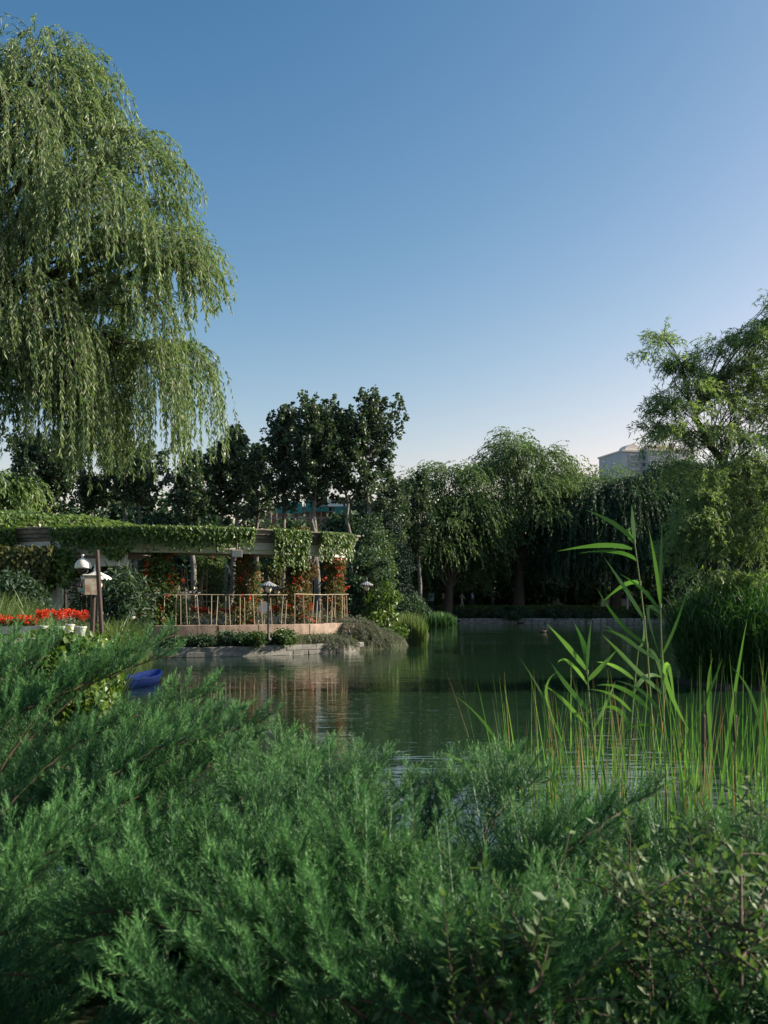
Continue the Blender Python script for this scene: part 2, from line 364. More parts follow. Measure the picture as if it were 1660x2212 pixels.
def willow(name, label, base, fork, mounds, mat, seed, per, LL, LW, sp, trunk_r, group, k=1.3, twigs=True, spread=.55, bmat='bark', tw=.012, trunkpts=None, fringe=None):
    """mounds: (x, y, z, radius, strand length, upward push)"""
    rng = rs(seed); t = thing(name, label, 'tree', base, group); gt = G(); gl = G()
    base = np.array(base, float); fork = np.array(fork, float)
    tp = trunkpts if trunkpts is not None else bez(base - (0, 0, .2), (base + fork) / 2 + rng.normal(0, .15, 3), fork, 8)
    tube(gt, tp, np.linspace(trunk_r * 1.35, trunk_r * .8, len(tp)), 10)
    for (x, y, z, r, sl_, upv) in mounds:
        c = np.array([x, y, z]); o = (c - fork) * (1, 1, 0)
        a = fork + (tp[-2] - fork) * rng.random() if trunkpts is None else tp[int(np.clip(np.searchsorted(tp[:, 2], z - 2.2 + rng.normal(0, .5)), 2, len(tp) - 1))]
        pts = limb(gt, a, c - (0, 0, .1), trunk_r * (.42 if trunkpts is None else .2) * rng.uniform(.6, 1), trunk_r * .06, rng, up=.22 if z > fork[2] else .35)
        N = int(per * rng.uniform(.55, 1.25)); ang = rng.random(N) * 2 * math.pi; rr = r * np.sqrt(rng.random(N))
        od = np.stack([np.cos(ang), np.sin(ang), 0 * ang], 1)
        st = c + od * rr[:, None] * .75 + np.stack([0 * rr, 0 * rr, -(rr / r) ** 2 * r * .45 + rng.normal(0, .15 * r, N)], 1)
        outv = unit(od + unit(o + 1e-6) * .45) * (.35 + rng.random(N)[:, None] * .55)
        for q in range(5):
            i = rng.integers(0, N); limb(gt, pts[rng.integers(3, 7)], st[i], trunk_r * .07, trunk_r * .02, rng, n=5, sides=4, up=.15)
        Ls = sl_ * (.45 + .75 * rng.random(N))
        if fringe is not None: Ls = np.clip(np.minimum(Ls, st[:, 2] - np.interp((st + outv * .35)[:, 0], *zip(*fringe)) + rng.normal(0, .25, N)), .25, None)
        strand_leaves(gl, gt if twigs else None, st, outv, Ls, rng.normal(upv, .2, N), k, sp, LL, LW, rng, spread=spread, tw=tw)
    gt.obj('trunk', M[bmat], t, smooth=True); gl.obj('crown', M[mat], t)
    return t
def leaf_tree(name, label, base, h, crown0, env, nclump, cr, nleaf, LL, mat, seed, trunk_r, group=None, bmat='bark', stems=1, flat=.75, lean=(0, 0), cat='tree', shell=.5, LW=.75, branches=True, crownname='crown', trunkname='trunk'):
    rng = rs(seed); t = thing(name, label, cat, base, group); gt = G(); gl = G(); base = np.array(base, float)
    tr = []
    for s in range(stems):
        a = s * 2.4 + seed; off = np.array([math.cos(a), math.sin(a), 0]) * (0 if stems == 1 else env(.5) * .28)
        top = base + np.array([lean[0], lean[1], h * (.93 if s == 0 else .85)]) + off
        pts = bez(base - (0, 0, .2) + off * .25, (base + top) / 2 + rng.normal(0, h * .015, 3) + off * .3, top, 12)
        pts[2:-1] += rng.normal(0, h * .004, (9, 3)); tube(gt, pts, trunk_r * (1.15 if s == 0 else .8) * (1 - np.linspace(0, 1, 12) ** 1.1 * .93), 8); tr.append(pts)
    cl = []
    while len(cl) < nclump:
        u = rng.random(); rad = env(u)
        if rng.random() > (rad / max(env(q) for q in (.15, .3, .45, .6, .8))) ** 1.3: continue
        a = rng.random() * 2 * math.pi; q = rad * (shell + (1 - shell) * rng.random() if rng.random() < .75 else rng.random())
        z = crown0 + u * (h - crown0)
        cl.append((q * math.cos(a) + lean[0] * z / h, q * math.sin(a) + lean[1] * z / h, z))
    cl = np.array(cl) + base
    for c in cl:
        s = tr[rng.integers(0, len(tr))]
        if branches:
            zt = c[2] - max(.35, np.linalg.norm((c - s[6])[:2]) * rng.uniform(.5, 1.1)); zt = max(zt, base[2] + crown0 * .7)
            i = int(np.clip(np.searchsorted(s[:, 2], zt), 1, 11)); f = np.clip((zt - s[i - 1, 2]) / (s[i, 2] - s[i - 1, 2]), 0, 1); a = s[i - 1] + (s[i] - s[i - 1]) * f
            limb(gt, a, c, trunk_r * .22, trunk_r * .04, rng, n=6, sides=4, up=-.08)
    n = nleaf; rep = np.repeat(np.arange(len(cl)), n); rr = cr * (.65 + .7 * rng.random(len(cl)))
    off = rnd(rng, len(rep)) * (rng.random(len(rep)) ** .45)[:, None] * rr[rep][:, None] * np.array([1, 1, flat])
    p = cl[rep] + off
    nm = unit(unit(off) * .6 + rnd(rng, len(rep)) + np.array([0, 0, .35])); d = unit(np.cross(nm, rnd(rng, len(rep)))) + np.array([0, 0, -.3])
    cv = rng.random(len(cl)); v = np.clip(cv[rep] * .5 + rng.random(len(rep)) * .5, 0, 1); sz = .65 + .7 * rng.random(len(rep))
    leaves(gl, p, d, nm, LL * sz, LL * LW * sz, v)
    gt.obj(trunkname, M[bmat], t, smooth=True); gl.obj(crownname, M[mat], t)
    return t
def limb_tree(name, label, base, h, crown0, env, nlimb, cr, nleaf, LL, mat, seed, trunk_r, group=None, bmat='bark', stems=1, lean=(0, 0), LW=.8):
    rng = rs(seed); t = thing(name, label, 'tree', base, group); gt = G(); gl = G(); base = np.array(base, float); C = []; Rd = []
    for s in range(stems):
        a = s * 2.6 + seed * 1.7; off = np.array([math.cos(a), math.sin(a) * .5, 0]) * (0 if stems == 1 else env(.5) * .42)
        hs_ = h * (.97 if s == 0 else rng.uniform(.8, .93)); top = base + np.array([lean[0], lean[1], hs_]) + off
        mid = (base + top) / 2 + rng.normal(0, h * .03, 3) * (1, 1, 0) + off * .15
        pts = bez(base - (0, 0, .2) + off * .2, mid, top, 14); pts[2:-1] += rng.normal(0, h * .006, (11, 3)) * (1, 1, .3)
        tube(gt, pts, trunk_r * (1.1 if s == 0 else .85) * (1 - np.linspace(0, 1, 14) ** 1.05 * .95), 8)
        n = int(nlimb / stems ** .5)
        for i in range(n):
            u = ((i + rng.random()) / n) ** .85; z = base[2] + crown0 + (hs_ - crown0) * (u * .93 - .04); j = int(np.clip(np.searchsorted(pts[:, 2], z), 1, 13)); f = np.clip((z - pts[j - 1, 2]) / (pts[j, 2] - pts[j - 1, 2]), 0, 1); p0 = pts[j - 1] + (pts[j] - pts[j - 1]) * f
            az = i * 2.39996 + s + rng.normal(0, .3); L = env(min(.98, u + .1)) * rng.uniform(.65, 1.3); el = R(8 + 52 * u + rng.normal(0, 9)); d = np.array([math.cos(az) * math.cos(el), math.sin(az) * math.cos(el), math.sin(el)])
            tip = p0 + d * L + np.array([0, 0, .28 * L]); lp = bez(p0, p0 + d * L * .55, tip, 7); lp[1:-1] += rng.normal(0, L * .03, (5, 3)); tube(gt, lp, np.linspace(trunk_r * .3, .02, 7), 5)
            m = max(3, int(L * 3.2))
            for q in range(m):
                sx_ = .22 + .78 * (q + rng.random()) / m; k = min(int(sx_ * 6), 5); c = lp[k] + (lp[k + 1] - lp[k]) * (sx_ * 6 - k); o = rnd(rng, 1)[0] * cr * 1.1 * (1.15 - sx_ * .75); o[2] = abs(o[2]) * .9 - .1; C.append(c + o); Rd.append(cr * (1.2 - .6 * sx_) * rng.uniform(.6, 1.25))
            if rng.random() < .7: C += list(tip + np.array([[0, 0, .25], [0.05, 0, .6]]) * cr * 1.4); Rd += [cr * .5, cr * .3]
    C = np.array(C); Rd = np.array(Rd); rep = np.repeat(np.arange(len(C)), (nleaf * np.clip((Rd / cr) ** 1.5, .25, 1.8)).astype(int)); off = rnd(rng, len(rep)) * (rng.random(len(rep)) ** .5 * Rd[rep])[:, None]; p = C[rep] + off
    nm = unit(unit(off) * .4 + rnd(rng, len(rep)) + np.array([0, 0, .3])); d = unit(np.cross(nm, rnd(rng, len(rep)))) + np.array([0, 0, -.4]); cv = rng.random(len(C)); v = np.clip(cv[rep] * .45 + rng.random(len(rep)) * .55, 0, 1); sz = .6 + .8 * rng.random(len(rep))
    leaves(gl, p, d, nm, LL * sz, LL * LW * sz, v); gt.obj('trunk', M[bmat], t, smooth=True); gl.obj('crown', M[mat], t); return t
def ellenv(r, p=.5, lo=.35):
    return lambda u: r * max(.12, (1 - abs((u - p) / (p if u < p else 1 - p)) ** 2.2) ** .5 if u >= p else lo + (1 - lo) * (u / p) ** .7)
def blades(g, base, h, lean, bend, width, rng, K=6, var=None, tipmat=False, wdir=None):
    """grass like blades: base (N,3), h (N), lean direction (N,2), bend (N)"""
    N = len(base); t = np.linspace(0, 1, K)[None, :, None]; ld = np.concatenate([lean, np.zeros((N, 1))], 1)[:, None, :]
    hh = h[:, None, None]; be = bend[:, None, None]
    Pn = base[:, None, :] + np.array([0, 0, 1.]) * hh * (t - be * .35 * t ** 3) + ld * hh * (be * t ** 2.2 + .06 * t)
    W = width[:, None] * np.array([.75, 1, 1, .85, .55, .04])[None] if K == 6 else width[:, None] * np.sin(np.linspace(.6, 3.08, K))[None]
    S = unit(np.concatenate([rng.normal(size=(N, 2)), np.zeros((N, 1))], 1)) if wdir is None else wdir
    strips(g, Pn, W, S, rng.random(N) if var is None else var)
    return Pn

# ------------------------------------------------------------------ near weeping willow on the left bank
def m_(px, py, Y, r, L, up=.2): p = P(px, py, Y); return (p[0], p[1], p[2], r, L, up)
mounds = [m_(170, 95, 19, .9, 2.6, .55), m_(75, 120, 18.5, .9, 2.8, .4), m_(10, 130, 20, .9, 3, .4), m_(225, 130, 19.5, .7, 2.2, .4), m_(262, 200, 19, .6, 2.0, .3),
          m_(130, 200, 17.5, 1, 3, .3), m_(200, 260, 18, 1, 3, .2), m_(300, 290, 19.3, .7, 2.2, .3), m_(345, 300, 18.8, .55, 2., .4), m_(360, 385, 19.2, .65, 2.4, .3),
          m_(380, 420, 20, .55, 2.2, .2), m_(280, 400, 18, .9, 2.6, .2), m_(60, 280, 17.5, 1, 3, .2), m_(20, 420, 18, 1, 3, .2), m_(130, 420, 17.6, 1, 3, .2),
          m_(220, 480, 18.3, .9, 2.2, .2), m_(330, 490, 18.8, .7, 1.6, .2), m_(410, 520, 19, .6, 2.4, .2), m_(440, 560, 19.4, .5, 2.4, .3), m_(465, 600, 19, .3, 1.4, .3),
          m_(390, 640, 18.4, .6, 2.4, .1), m_(300, 600, 20, .7, 1.6, .1), m_(90, 590, 17.8, 1, 3, .1), m_(10, 620, 17.4, 1, 3, .1), m_(180, 640, 18, .9, 2.5, .1),
          m_(240, 700, 19, .6, 2, .1), m_(200, 760, 18.2, .6, 2.4, .1), m_(250, 800, 18.6, .4, 1.9, .2), m_(350, 730, 19, .35, 2.5, .1), m_(390, 740, 19.2, .4, 2.8, .1), m_(425, 760, 18.8, .35, 2.2, .1),
          m_(440, 730, 19.3, .25, 1.5, .3), m_(60, 730, 18.4, .8, 1.8, .1), m_(110, 700, 19.6, .7, 1.7, .1), m_(10, 780, 18.2, .6, 1.7, .1), m_(180, 820, 19.2, .4, 1.7, .1),
          m_(-60, 150, 20, 1.1, 3, .3), m_(-110, 320, 19, 1.2, 3.2, .2), m_(-90, 520, 18, 1.2, 3.2, .1), m_(-70, 720, 18, 1.0, 2.3, .1), m_(-230, 250, 20, 1.3, 3.4, .2), m_(-240, 520, 18.5, 1.3, 3.4, .2),
          m_(-200, 420, 22, 1.4, 3.2, .2), m_(50, 350, 22, 1.2, 3, .2), m_(200, 350, 21.5, 1.1, 2.6, .2), m_(330, 620, 21, .6, 2.0, .1), m_(100, 550, 22, 1.1, 3, .1),
          m_(-420, 300, 19.5, 1.4, 3.5, .2), m_(-420, 560, 19.5, 1.4, 3.5, .2), m_(-330, 150, 21, 1.2, 3, .3)]
willow('weeping_willow', 'large weeping willow with long hanging strands over the left bank, nearest of all trees', (-10.4, 19.6, 1.3), (-9.8, 19.6, 6.2), [(a - (.72 if a > -6 else .15) + .3 * math.sin(i * 7.1), b + .5 * math.sin(i * 3.3), c + .25 * math.sin(i * 5.7) * (c > 8), r * (.72 + .22 * math.sin(i * 2.3)), L * (.66 if c > 8.2 else 1.2) * (1.0 + .22 * math.sin(i * 4.1)), u) for i, (a, b, c, r, L, u) in enumerate(mounds)], 'willow', 11, 98, .115, .024, .029, .42, None, k=2.3, fringe=WBX)

# ------------------------------------------------------------------ young willow leaning in from the right
B2 = P(1730, 1345, 31)
tp = np.array([(B2[0], 31, .3), P(1700, 1230, 31.2), P(1660, 1150, 31.5), P(1615, 1080, 31.6), P(1570, 1010, 31.8), P(1532, 956, 32), P(1500, 900, 32.2)])
md = [m_(1440, 745, 32, .45, .8, .9), m_(1475, 790, 31.5, .6, 1.0, .8), m_(1530, 770, 32.4, .5, .9, .9), m_(1430, 895, 32, .5, .6, .5), m_(1475, 880, 31, .7, 1.1, .4), m_(1540, 860, 32, .8, 1.2, .4), m_(1600, 730, 33, .6, 1.1, .8),
      m_(1640, 720, 32, .6, 1.1, .8), m_(1590, 810, 33, .8, 1.3, .4), m_(1650, 830, 32.4, .9, 1.3, .4), m_(1500, 960, 32.8, .8, 1.2, .3), m_(1570, 940, 31, .9, 1.3, .3), m_(1640, 950, 32, .9, 1.3, .3),
      m_(1530, 1030, 30.4, .7, 1.1, .4), m_(1600, 1040, 33, .9, 1.3, .3), m_(1510, 1110, 30, .7, 1.2, .4), m_(1560, 1110, 30.5, .8, 1.2, .4), m_(1620, 1120, 30, .8, 1.3, .4), m_(1490, 1160, 30.4, .35, .8, .3), m_(1545, 1180, 29.6, .6, 1., .3),
      m_(1600, 1190, 30.2, .6, 1., .3), m_(1655, 1040, 30.5, .9, 1.3, .3), m_(1700, 700, 33, 1, 1.5, .6), m_(1720, 850, 33, 1.1, 1.5, .4), m_(1720, 1000, 31, 1.1, 1.5, .4), m_(1760, 640, 33, 1, 1.3, .8), m_(1690, 640, 32.5, .4, .9, 1.), m_(1800, 800, 32, 1.2, 1.5, .5), m_(1800, 950, 32, 1.2, 1.5, .5)]
willow('young_willow', 'pale yellow green young willow with a slender leaning trunk, beside the tall reed islet', (B2[0], 31, .3), tp[-1], [(x + dx, y + dy, z + dz * min(1, L), r * .62, L * .8, .5) for i, (x, y, z, r, L, u) in enumerate(md) for dx, dy, dz in ((0, 0, .1), (.7 * math.sin(i * 3.), .5, .55 * math.cos(i * 5.)), (-.6 * math.cos(i * 2.), -.4, -.5 - .3 * math.sin(i * 7.)), (.5 * math.cos(i * 4.), .2, -.9))], 'willow_mid', 23, 50, .155, .028, .042, .12, None, k=2.4, spread=.85, tw=.014, trunkpts=tp)

# ------------------------------------------------------------------ willows of the far bank
def far_willow(seed, label, pxc, top, halfw, Yd, mat, n, per, LL, LW, L=5., basez=None, fork=5., low=1180, name='weeping_willow'):
    rng = rs(seed); xc = P(pxc, 0, Yd)[0]; zt = P(0, top, Yd)[2]; hw = halfw / FP * Yd; zl = P(0, low, Yd)[2]; ms = []; basez_ = gz(xc, Yd)
    for i in range(n):
        u = (i + .5) / n; a = i * 2.39996 + seed; rr = math.sqrt(u) * hw * rng.uniform(.85, 1.02)
        zdome = zl + (zt - zl) * math.sqrt(max(0, 1 - (rr / hw) ** 2.2)) * rng.uniform(.70, 1.06)
        z = zdome if i % 3 else zl + (zdome - zl) * rng.uniform(.35, .85)
        if i % 4 == 0 and L < 5: z = basez_ + rng.uniform(4.2, 7.); rr = hw * rng.uniform(.5, 1.0); a = abs(((a + math.pi) % (2 * math.pi)) - math.pi)
        r_ = rng.uniform(.7, 1.7); ms.append((xc + rr * math.cos(a), Yd + rr * .8 * math.sin(a), z - r_ * .35, r_, min(L * 1.25, max(1.6, z - 3.2)) * rng.uniform(.7, .98), .35))
    b = (xc, Yd, gz(xc, Yd)); return willow(name, label, b, (xc + rng.normal(0, .5), Yd, b[2] + fork), ms, mat, seed, per, LL, LW, .16, .5, 'willows on the far bank', k=.55, twigs=False, spread=.5)
far_willow(31, 'broad round willow with sunlit crown and a forked trunk on the far bank', 1122, 942, 142, 110, 'willow_far', 74, 84, .32, .10, 3.4, low=1215)
far_willow(32, 'low dark willow beside the broad round one, its strands touching the reeds', 962, 1002, 104, 106, 'willow_far', 44, 84, .32, .10, 4.2, low=1230)
far_willow(33, 'pale crowned willow behind the dark curtain willow, below the tower block', 1272, 978, 98, 120, 'willow_far', 40, 84, .32, .10, 3.4, low=1180)
far_willow(34, 'dark curtain of willow strands hanging in front of the pale house', 1330, 1030, 120, 109, 'willow_dark', 34, 115, .36, .10, 9, low=1130)
far_willow(35, 'dark willow with straight strands behind the leaning young willow', 1490, 985, 125, 112, 'willow_dark', 34, 115, .36, .10, 9, low=1110)
far_willow(36, 'dark willow at the far corner of the lake past the reed islet', 1665, 1010, 120, 106, 'willow_dark', 26, 115, .36, .10, 8, low=1130)

# ------------------------------------------------------------------ poplars and background trees
def pop(seed, label, px, top, Yd, rad, crown_y, stems=1, dens=1., mat='poplar', bmat='bark_pale', tr=.24, p=.45, lean=0, nl=150, LL=.23):
    x = P(px, 0, Yd)[0]; b = gz(x, Yd); zt = P(0, top, Yd)[2]; c0 = P(0, crown_y, Yd)[2] - b
    r_ = rad / FP * Yd
    limb_tree('poplar_tree', label, (x, Yd, b), (zt - b) * 1.02, c0 - .4, ellenv(r_ * 1.3, p), int(40 * dens), .44, 40, LL, mat, seed, tr, 'poplars behind the pergola', bmat, stems, lean=(lean, 0))
pop(41, 'tall poplar with a rounded top, highest of the group behind the pergola', 783, 838, 74, 66, 1075, 2, 1.3)
pop(42, 'tall poplar with pale forked trunk just beside the highest one', 690, 852, 73, 58, 1070, 2, 1.3)
pop(43, 'narrow dense poplar with pointed tips at the thin edge of the tall pair', 612, 868, 75, 40, 1085, 1, 1.3)
pop(44, 'dark pointed poplar beyond the middle of the ivy covered beam', 490, 915, 72, 48, 1110, 2, 1.2)
pop(45, 'dark bushy poplar between the pointed one and the willow strands', 420, 985, 70, 42, 1110, 1, 1.2)
pop(46, 'loose poplar with open crown seen under the hanging willow strands', 292, 935, 74, 62, 1080, 2, 1.0)
pop(47, 'rounded poplar standing behind the ivy roof of the round house', 90, 955, 70, 66, 1085, 2, 1.2)
pop(48, 'small poplar between the rounded and the loose one', 200, 1040, 76, 40, 1090, 1, .8)
pop(49, 'distant dark poplar with two tips rising above the cypress', 845, 1000, 95, 40, 1200, 2, 1.2)
pop(50, 'distant poplar with a broken top next to the low dark willow', 905, 1012, 100, 34, 1200, 1, 1.0)
pop(51, 'narrow dark poplar squeezed close behind the narrow dense one', 560, 950, 80, 36, 1110, 1, 1.1)
rng = rs(530)
for i, (px, lab) in enumerate(((905, 'behind the dark inlet reeds'), (965, 'behind the tan board next to the low dark willow'), (1030, 'behind the people under the broad willow'), (1095, 'behind the forked trunk'), (1150, 'between the forked trunk and the pale house'), (1270, 'behind the slender trunk'), (1400, 'behind the pale lamp post'), (1480, 'behind the dark straight stranded willow'), (1570, 'under the leaning young willow'), (1650, 'at the lake corner past the reed islet'))):
    x = P(px, 0, 121)[0]; leaf_tree('hedge_shrub', 'dark shrub of the hedge ' + lab, (x, 121, gz(x, 121)), 4.6 if i < 5 else 3.0, .1, ellenv(3.4, .4, .95), 50, .95, 80, .45, 'bgleaf', 530 + i, .08, 'hedge shrubs of the far bank', cat='shrub', shell=.3, crownname='foliage', trunkname='stem')
far_willow(52, 'yellow green willow peeking over the ivy roof', -18, 985, 34, 68, 'willow_mid', 14, 60, .34, .1, 4, low=1090)
rng = rs(77)
bgdesc = ['broad', 'low', 'uneven', 'round', 'leafy', 'thin', 'dense', 'bushy']
bgl = [(-40, 1080, 100, 60), (60, 1070, 105, 60), (170, 1085, 96, 60), (260, 1075, 105, 60), (350, 1060, 98, 60), (440, 1075, 96, 55), (530, 1095, 110, 55), (640, 1125, 100, 50), (740, 1120, 98, 50),
       (800, 1075, 108, 60), (870, 1085, 118, 60), (950, 1080, 128, 70), (1050, 1090, 140, 70), (1160, 1095, 150, 70), (1250, 1080, 148, 70), (1370, 1060, 150, 70), (1470, 1060, 150, 70), (1580, 1060, 145, 80), (1690, 1050, 140, 90)]
nearby = ['behind the round house', 'behind the round house roof', 'behind the gap between two poplars', 'behind the loose poplar', 'behind the dark bushy poplar', 'behind the dark pointed poplar', 'behind the narrow dense poplar',
          'below the scaffolded block', 'behind the pale poplar trunks', 'behind the cypress', 'behind the two tipped poplar', 'behind the low dark willow', 'behind the broad round willow', 'behind the forked trunk',
          'behind the pale house', 'behind the tall reed stems', 'behind the flat roofed house', 'behind the leaning young willow', 'at the far lake corner']
for i, (px, top, Yd, rad) in enumerate(bgl):
    x = P(px, 0, Yd)[0]; b = gz(x, Yd); zt = P(0, top, Yd)[2]
    leaf_tree('broadleaf_tree', '%s dark green tree standing %s' % (bgdesc[i % 8], nearby[i]), (x, Yd, b), zt - b, 1.2, ellenv(rad / FP * Yd, .4, .7), 75, 1.5, 75, .5, 'bgleaf', 200 + i, .2, 'background trees', shell=.4)

# cypress and round shrubs between pergola and low willow
x, y_ = P(843, 0, 78)[0], 78.
leaf_tree('cypress_tree', 'dark conical cypress between the pergola end and the low dark willow', (x, y_, gz(x, y_)), 8.8, .3, lambda u: 2.0 * (1 - u) ** .8 + .08, 150, .6, 130, .2, 'conifer', 61, .16, shell=.6, flat=1.1, LW=.4)
def shrub(name, label, px, top, Yd, radpx, mat='bush', seed=1, n=40, nl=120, LL=.2, cr=.5, base=None, p=.45, LW=.6, group='shrubs around the terrace', cat='shrub', stretch=.6):
    x = P(px, 0, Yd)[0]; b = gz(x, Yd) if base is None else base; zt = P(0, top, Yd)[2]; r_ = radpx / FP * Yd
    return leaf_tree(name, label, (x, Yd, b), zt - b, .05, ellenv(r_, p, stretch), n, cr, nl, LL, mat, seed, .05, group, 'twig', 3, cat=cat, shell=.5, LW=LW, crownname='foliage', trunkname='stem')
shrub('round_shrub', 'round clipped dark shrub at the foot of the poplars', 795, 1112, 66, 38, 'bgleaf', 301, 60, 130, .2, .7)
shrub('spreading_shrub', 'spreading shrub with orange blossom behind the pergola end', 800, 1195, 60, 52, 'bgleaf', 302, 60, 150, .2, .6)
shrub('spreading_shrub', 'mid green shrub leaning against the cypress', 815, 1140, 72, 36, 'bush', 303, 60, 110, .22, .7)
shrub('spreading_shrub', 'low dark shrub below the cypress at the shore', 880, 1290, 74, 50, 'bgleaf', 304, 40, 130, .2, .6)
shrub('golden_shrub', 'yellow leaved shrub rising over the concrete beam', 600, 1128, 56, 42, 'vine', 305, 40, 110, .16, .4, stretch=.2, p=.85)
shrub('golden_shrub', 'small orange yellow shrub tip above the vine column', 668, 1137, 56, 14, 'dryvine', 306, 12, 90, .14, .3, stretch=.3, p=.85)

# ------------------------------------------------------------------ round garden terrace, its walls and the lower bank wall
ZT = 1.35
g = G(); n = 120; a = np.linspace(0, 2 * math.pi, n, endpoint=False)
rim = np.stack([CC[0] + 11.75 * np.cos(a), CC[1] + 11.75 * np.sin(a), np.full(n, ZT - .03)], 1)
g.add(np.concatenate([rim, [[CC[0], CC[1], ZT]]]), np.stack([np.arange(n), (np.arange(n) + 1) % n, np.full(n, n)], 1))
tag(g.obj('terrace', M['soil']), 'round earth bed of the garden terrace', 'terrace', kind='structure')
def arc_blocks(g, r0, r1, z0, z1, a0, a1, blen, rng, gap=.02, mi=0, zj=.01):
    nb = max(1, int(abs(a1 - a0) * math.pi / 180 * r1 / blen)); st = (a1 - a0) / nb
    for i in range(nb):
        s0, s1 = R(a0 + st * i), R(a0 + st * (i + 1)); ga = gap / r1 / 2 * (1 if st > 0 else -1); s0 += ga; s1 -= ga
        q = rng.normal(0, .012); zz = z1 + rng.normal(0, zj); K = 3; c = .018; V = []
        for s in np.linspace(s0, s1, K):
            for r, z in ((r0, z0), (r1 + q, z0), (r1 + q, zz - c), (r1 + q - c, zz), (r0, zz)): V.append((CC[0] + r * math.cos(s), CC[1] + r * math.sin(s), z))
        f = []
        for k in range(K - 1):
            for j in range(5): f.append((k * 5 + j, k * 5 + (j + 1) % 5, k * 5 + 5 + (j + 1) % 5, k * 5 + 5 + j))
        g.add(V, f, rng.random(), mi); g.add(V[:5], [(0, 1, 2, 3, 4)], rng.random(), mi); g.add(V[-5:], [(4, 3, 2, 1, 0)], rng.random(), mi)
rng = rs(5); g = G()
arc_blocks(g, 11.5, 12.0, .86, ZT + .02, -18, -165, .95, rng); arc_blocks(g, 11.55, 11.96, .55, .85, -18, -165, 1.3, rng)
arc_blocks(g, 11.5, 11.93, .4, ZT - .05, -17, -166, 5, rng, 0, 1, 0)
tag(g.obj('terrace_wall', [M['stone'], M['mortar']]), 'curved retaining wall of large pinkish stone blocks below the bamboo fence', 'stone wall')
rng = rs(6); g = G()
for k, (z0, z1) in enumerate(((-.5, .0), (.01, .22), (.23, .45))):
    arc_blocks(g, 13.0, 13.45 - .012 * k, z0, z1, -38 + k * 1.5, -101, .8, rng, .015)
arc_blocks(g, 13.0, 13.40, -.5, .42, -37, -102, 5, rng, 0, 1, 0)
tag(g.obj('bank_wall', [M['curb'], M['mortar']]), 'low grey brick wall along the waterline under the stone terrace', 'brick wall')
def brick_row(g, x0, x1, yv, rows, blen, th, rng):
    for k, (z0, z1) in enumerate(rows):
        x = x0 + (k % 2) * blen * .5
        while x < x1:
            l = blen * rng.uniform(.85, 1.1)
            if rng.random() > .06: box(g, (x + l / 2, yv + th / 2 + rng.normal(0, .015), (z0 + z1) / 2), (l - .05, th, z1 - z0 - .03), 0, rng.random(), bev=.02)
            x += l
rng = rs(7); g = G(); brick_row(g, 7.6, 63, 105.3, ((-.5, .08), (.08, .30), (.30, .52)), .75, .5, rng); box(g, (35.2, 105.95, 0), (55, .5, .9), mi=1)
tag(g.obj('far_bank_wall', [M['whitebrick'], M['mortar']]), 'long low wall of pale bricks edging the far side of the lake', 'brick wall')

# sunlit lawn of the far bank
def tufts(g, n, x0, x1, y0, y1, h, wd, rng, zf, K=3):
    x = rng.uniform(x0, x1, n); y = rng.uniform(y0, y1, n); b = np.stack([x, y, zf(x, y) - .02], 1); an = rng.random(n) * 6.28
    Pn = b[:, None] + np.array([0, 0, 1.]) * (np.linspace(0, 1, K)[None, :, None] * (h * (.5 + rng.random(n)))[:, None, None]) + (np.stack([np.cos(an), np.sin(an), 0 * an], 1) * .4 * h)[:, None] * np.linspace(0, 1, K)[None, :, None] ** 2
    strips(g, Pn, wd * np.linspace(1, .1, K)[None].repeat(n, 0), unit(np.stack([rng.normal(size=n), rng.normal(size=n), 0 * x], 1)), rng.random(n))
rng = rs(8); g = G(); tufts(g, 30000, 6, 60, 107, 122, .16, .14, rng, gheight)
tag(g.obj('lawn_grass', M['lawn']), 'short mown lawn grass on the far bank', 'grass', kind='stuff')
rng = rs(9); g = G(); tufts(g, 9000, -12, 2.2, 43, 60, .28, .03, rng, gheight); b_ = g
tag(g.obj('bank_grass', M['grass']), 'rough grass on the strip between the two curved walls', 'grass', kind='stuff')
rng = rs(10); g = G(); tufts(g, 16000, -16, -5, 8, 42, .35, .03, rng, gheight)
tag(g.obj('shore_grass', M['grass']), 'rough grass covering the bank near the willow', 'grass', kind='stuff')

# ------------------------------------------------------------------ pergola ring
RC = np.array([-12.0, 56.8])
def rp(r, deg, z): return (RC[0] + r * math.cos(R(deg)), RC[1] + r * math.sin(R(deg)), z)
def arc_extrude(g, prof, a0, a1, n, mi=0, wob=0, rng=None):
    K = len(prof); V = []
    for s in np.linspace(a0, a1, n):
        for r, z in prof: V.append(rp(r + (rng.normal(0, wob) if wob else 0), s, z + (rng.normal(0, wob) if wob else 0)))
    f = [(k * K + j, k * K + (j + 1) % K, k * K + K + (j + 1) % K, k * K + K + j) for k in range(n - 1) for j in range(K)]
    g.add(V, f, .5, mi); g.add(V[:K], [tuple(range(K))[::-1]], .5, mi); g.add(V[-K:], [tuple(range(K))], .5, mi)
perg = thing('pergola', 'curved concrete pergola ring with stepped rim and cream underside, draped with ivy', 'pergola', rp(10.1, -60, ZT))
g = G()
arc_extrude(g, [(8.6, 5.5), (11.1, 5.5), (11.2, 5.26), (11.45, 5.26), (11.47, 5.40), (11.60, 5.42), (11.62, 5.58), (11.74, 5.60), (11.78, 5.80), (11.9, 5.81), (11.9, 5.87), (8.6, 5.87)], -25, -172, 90, 0, .006, rs(3))
g.obj('rim', M['concrete'], perg)
g = G(); arc_extrude(g, [(10.75, 4.72), (11.2, 4.72), (11.22, 4.9), (11.3, 4.9), (11.3, 5.12), (11.35, 5.12), (11.35, 5.25), (10.75, 5.25)], -27, -170, 80); g.obj('ring_beam', M['cream'], perg)
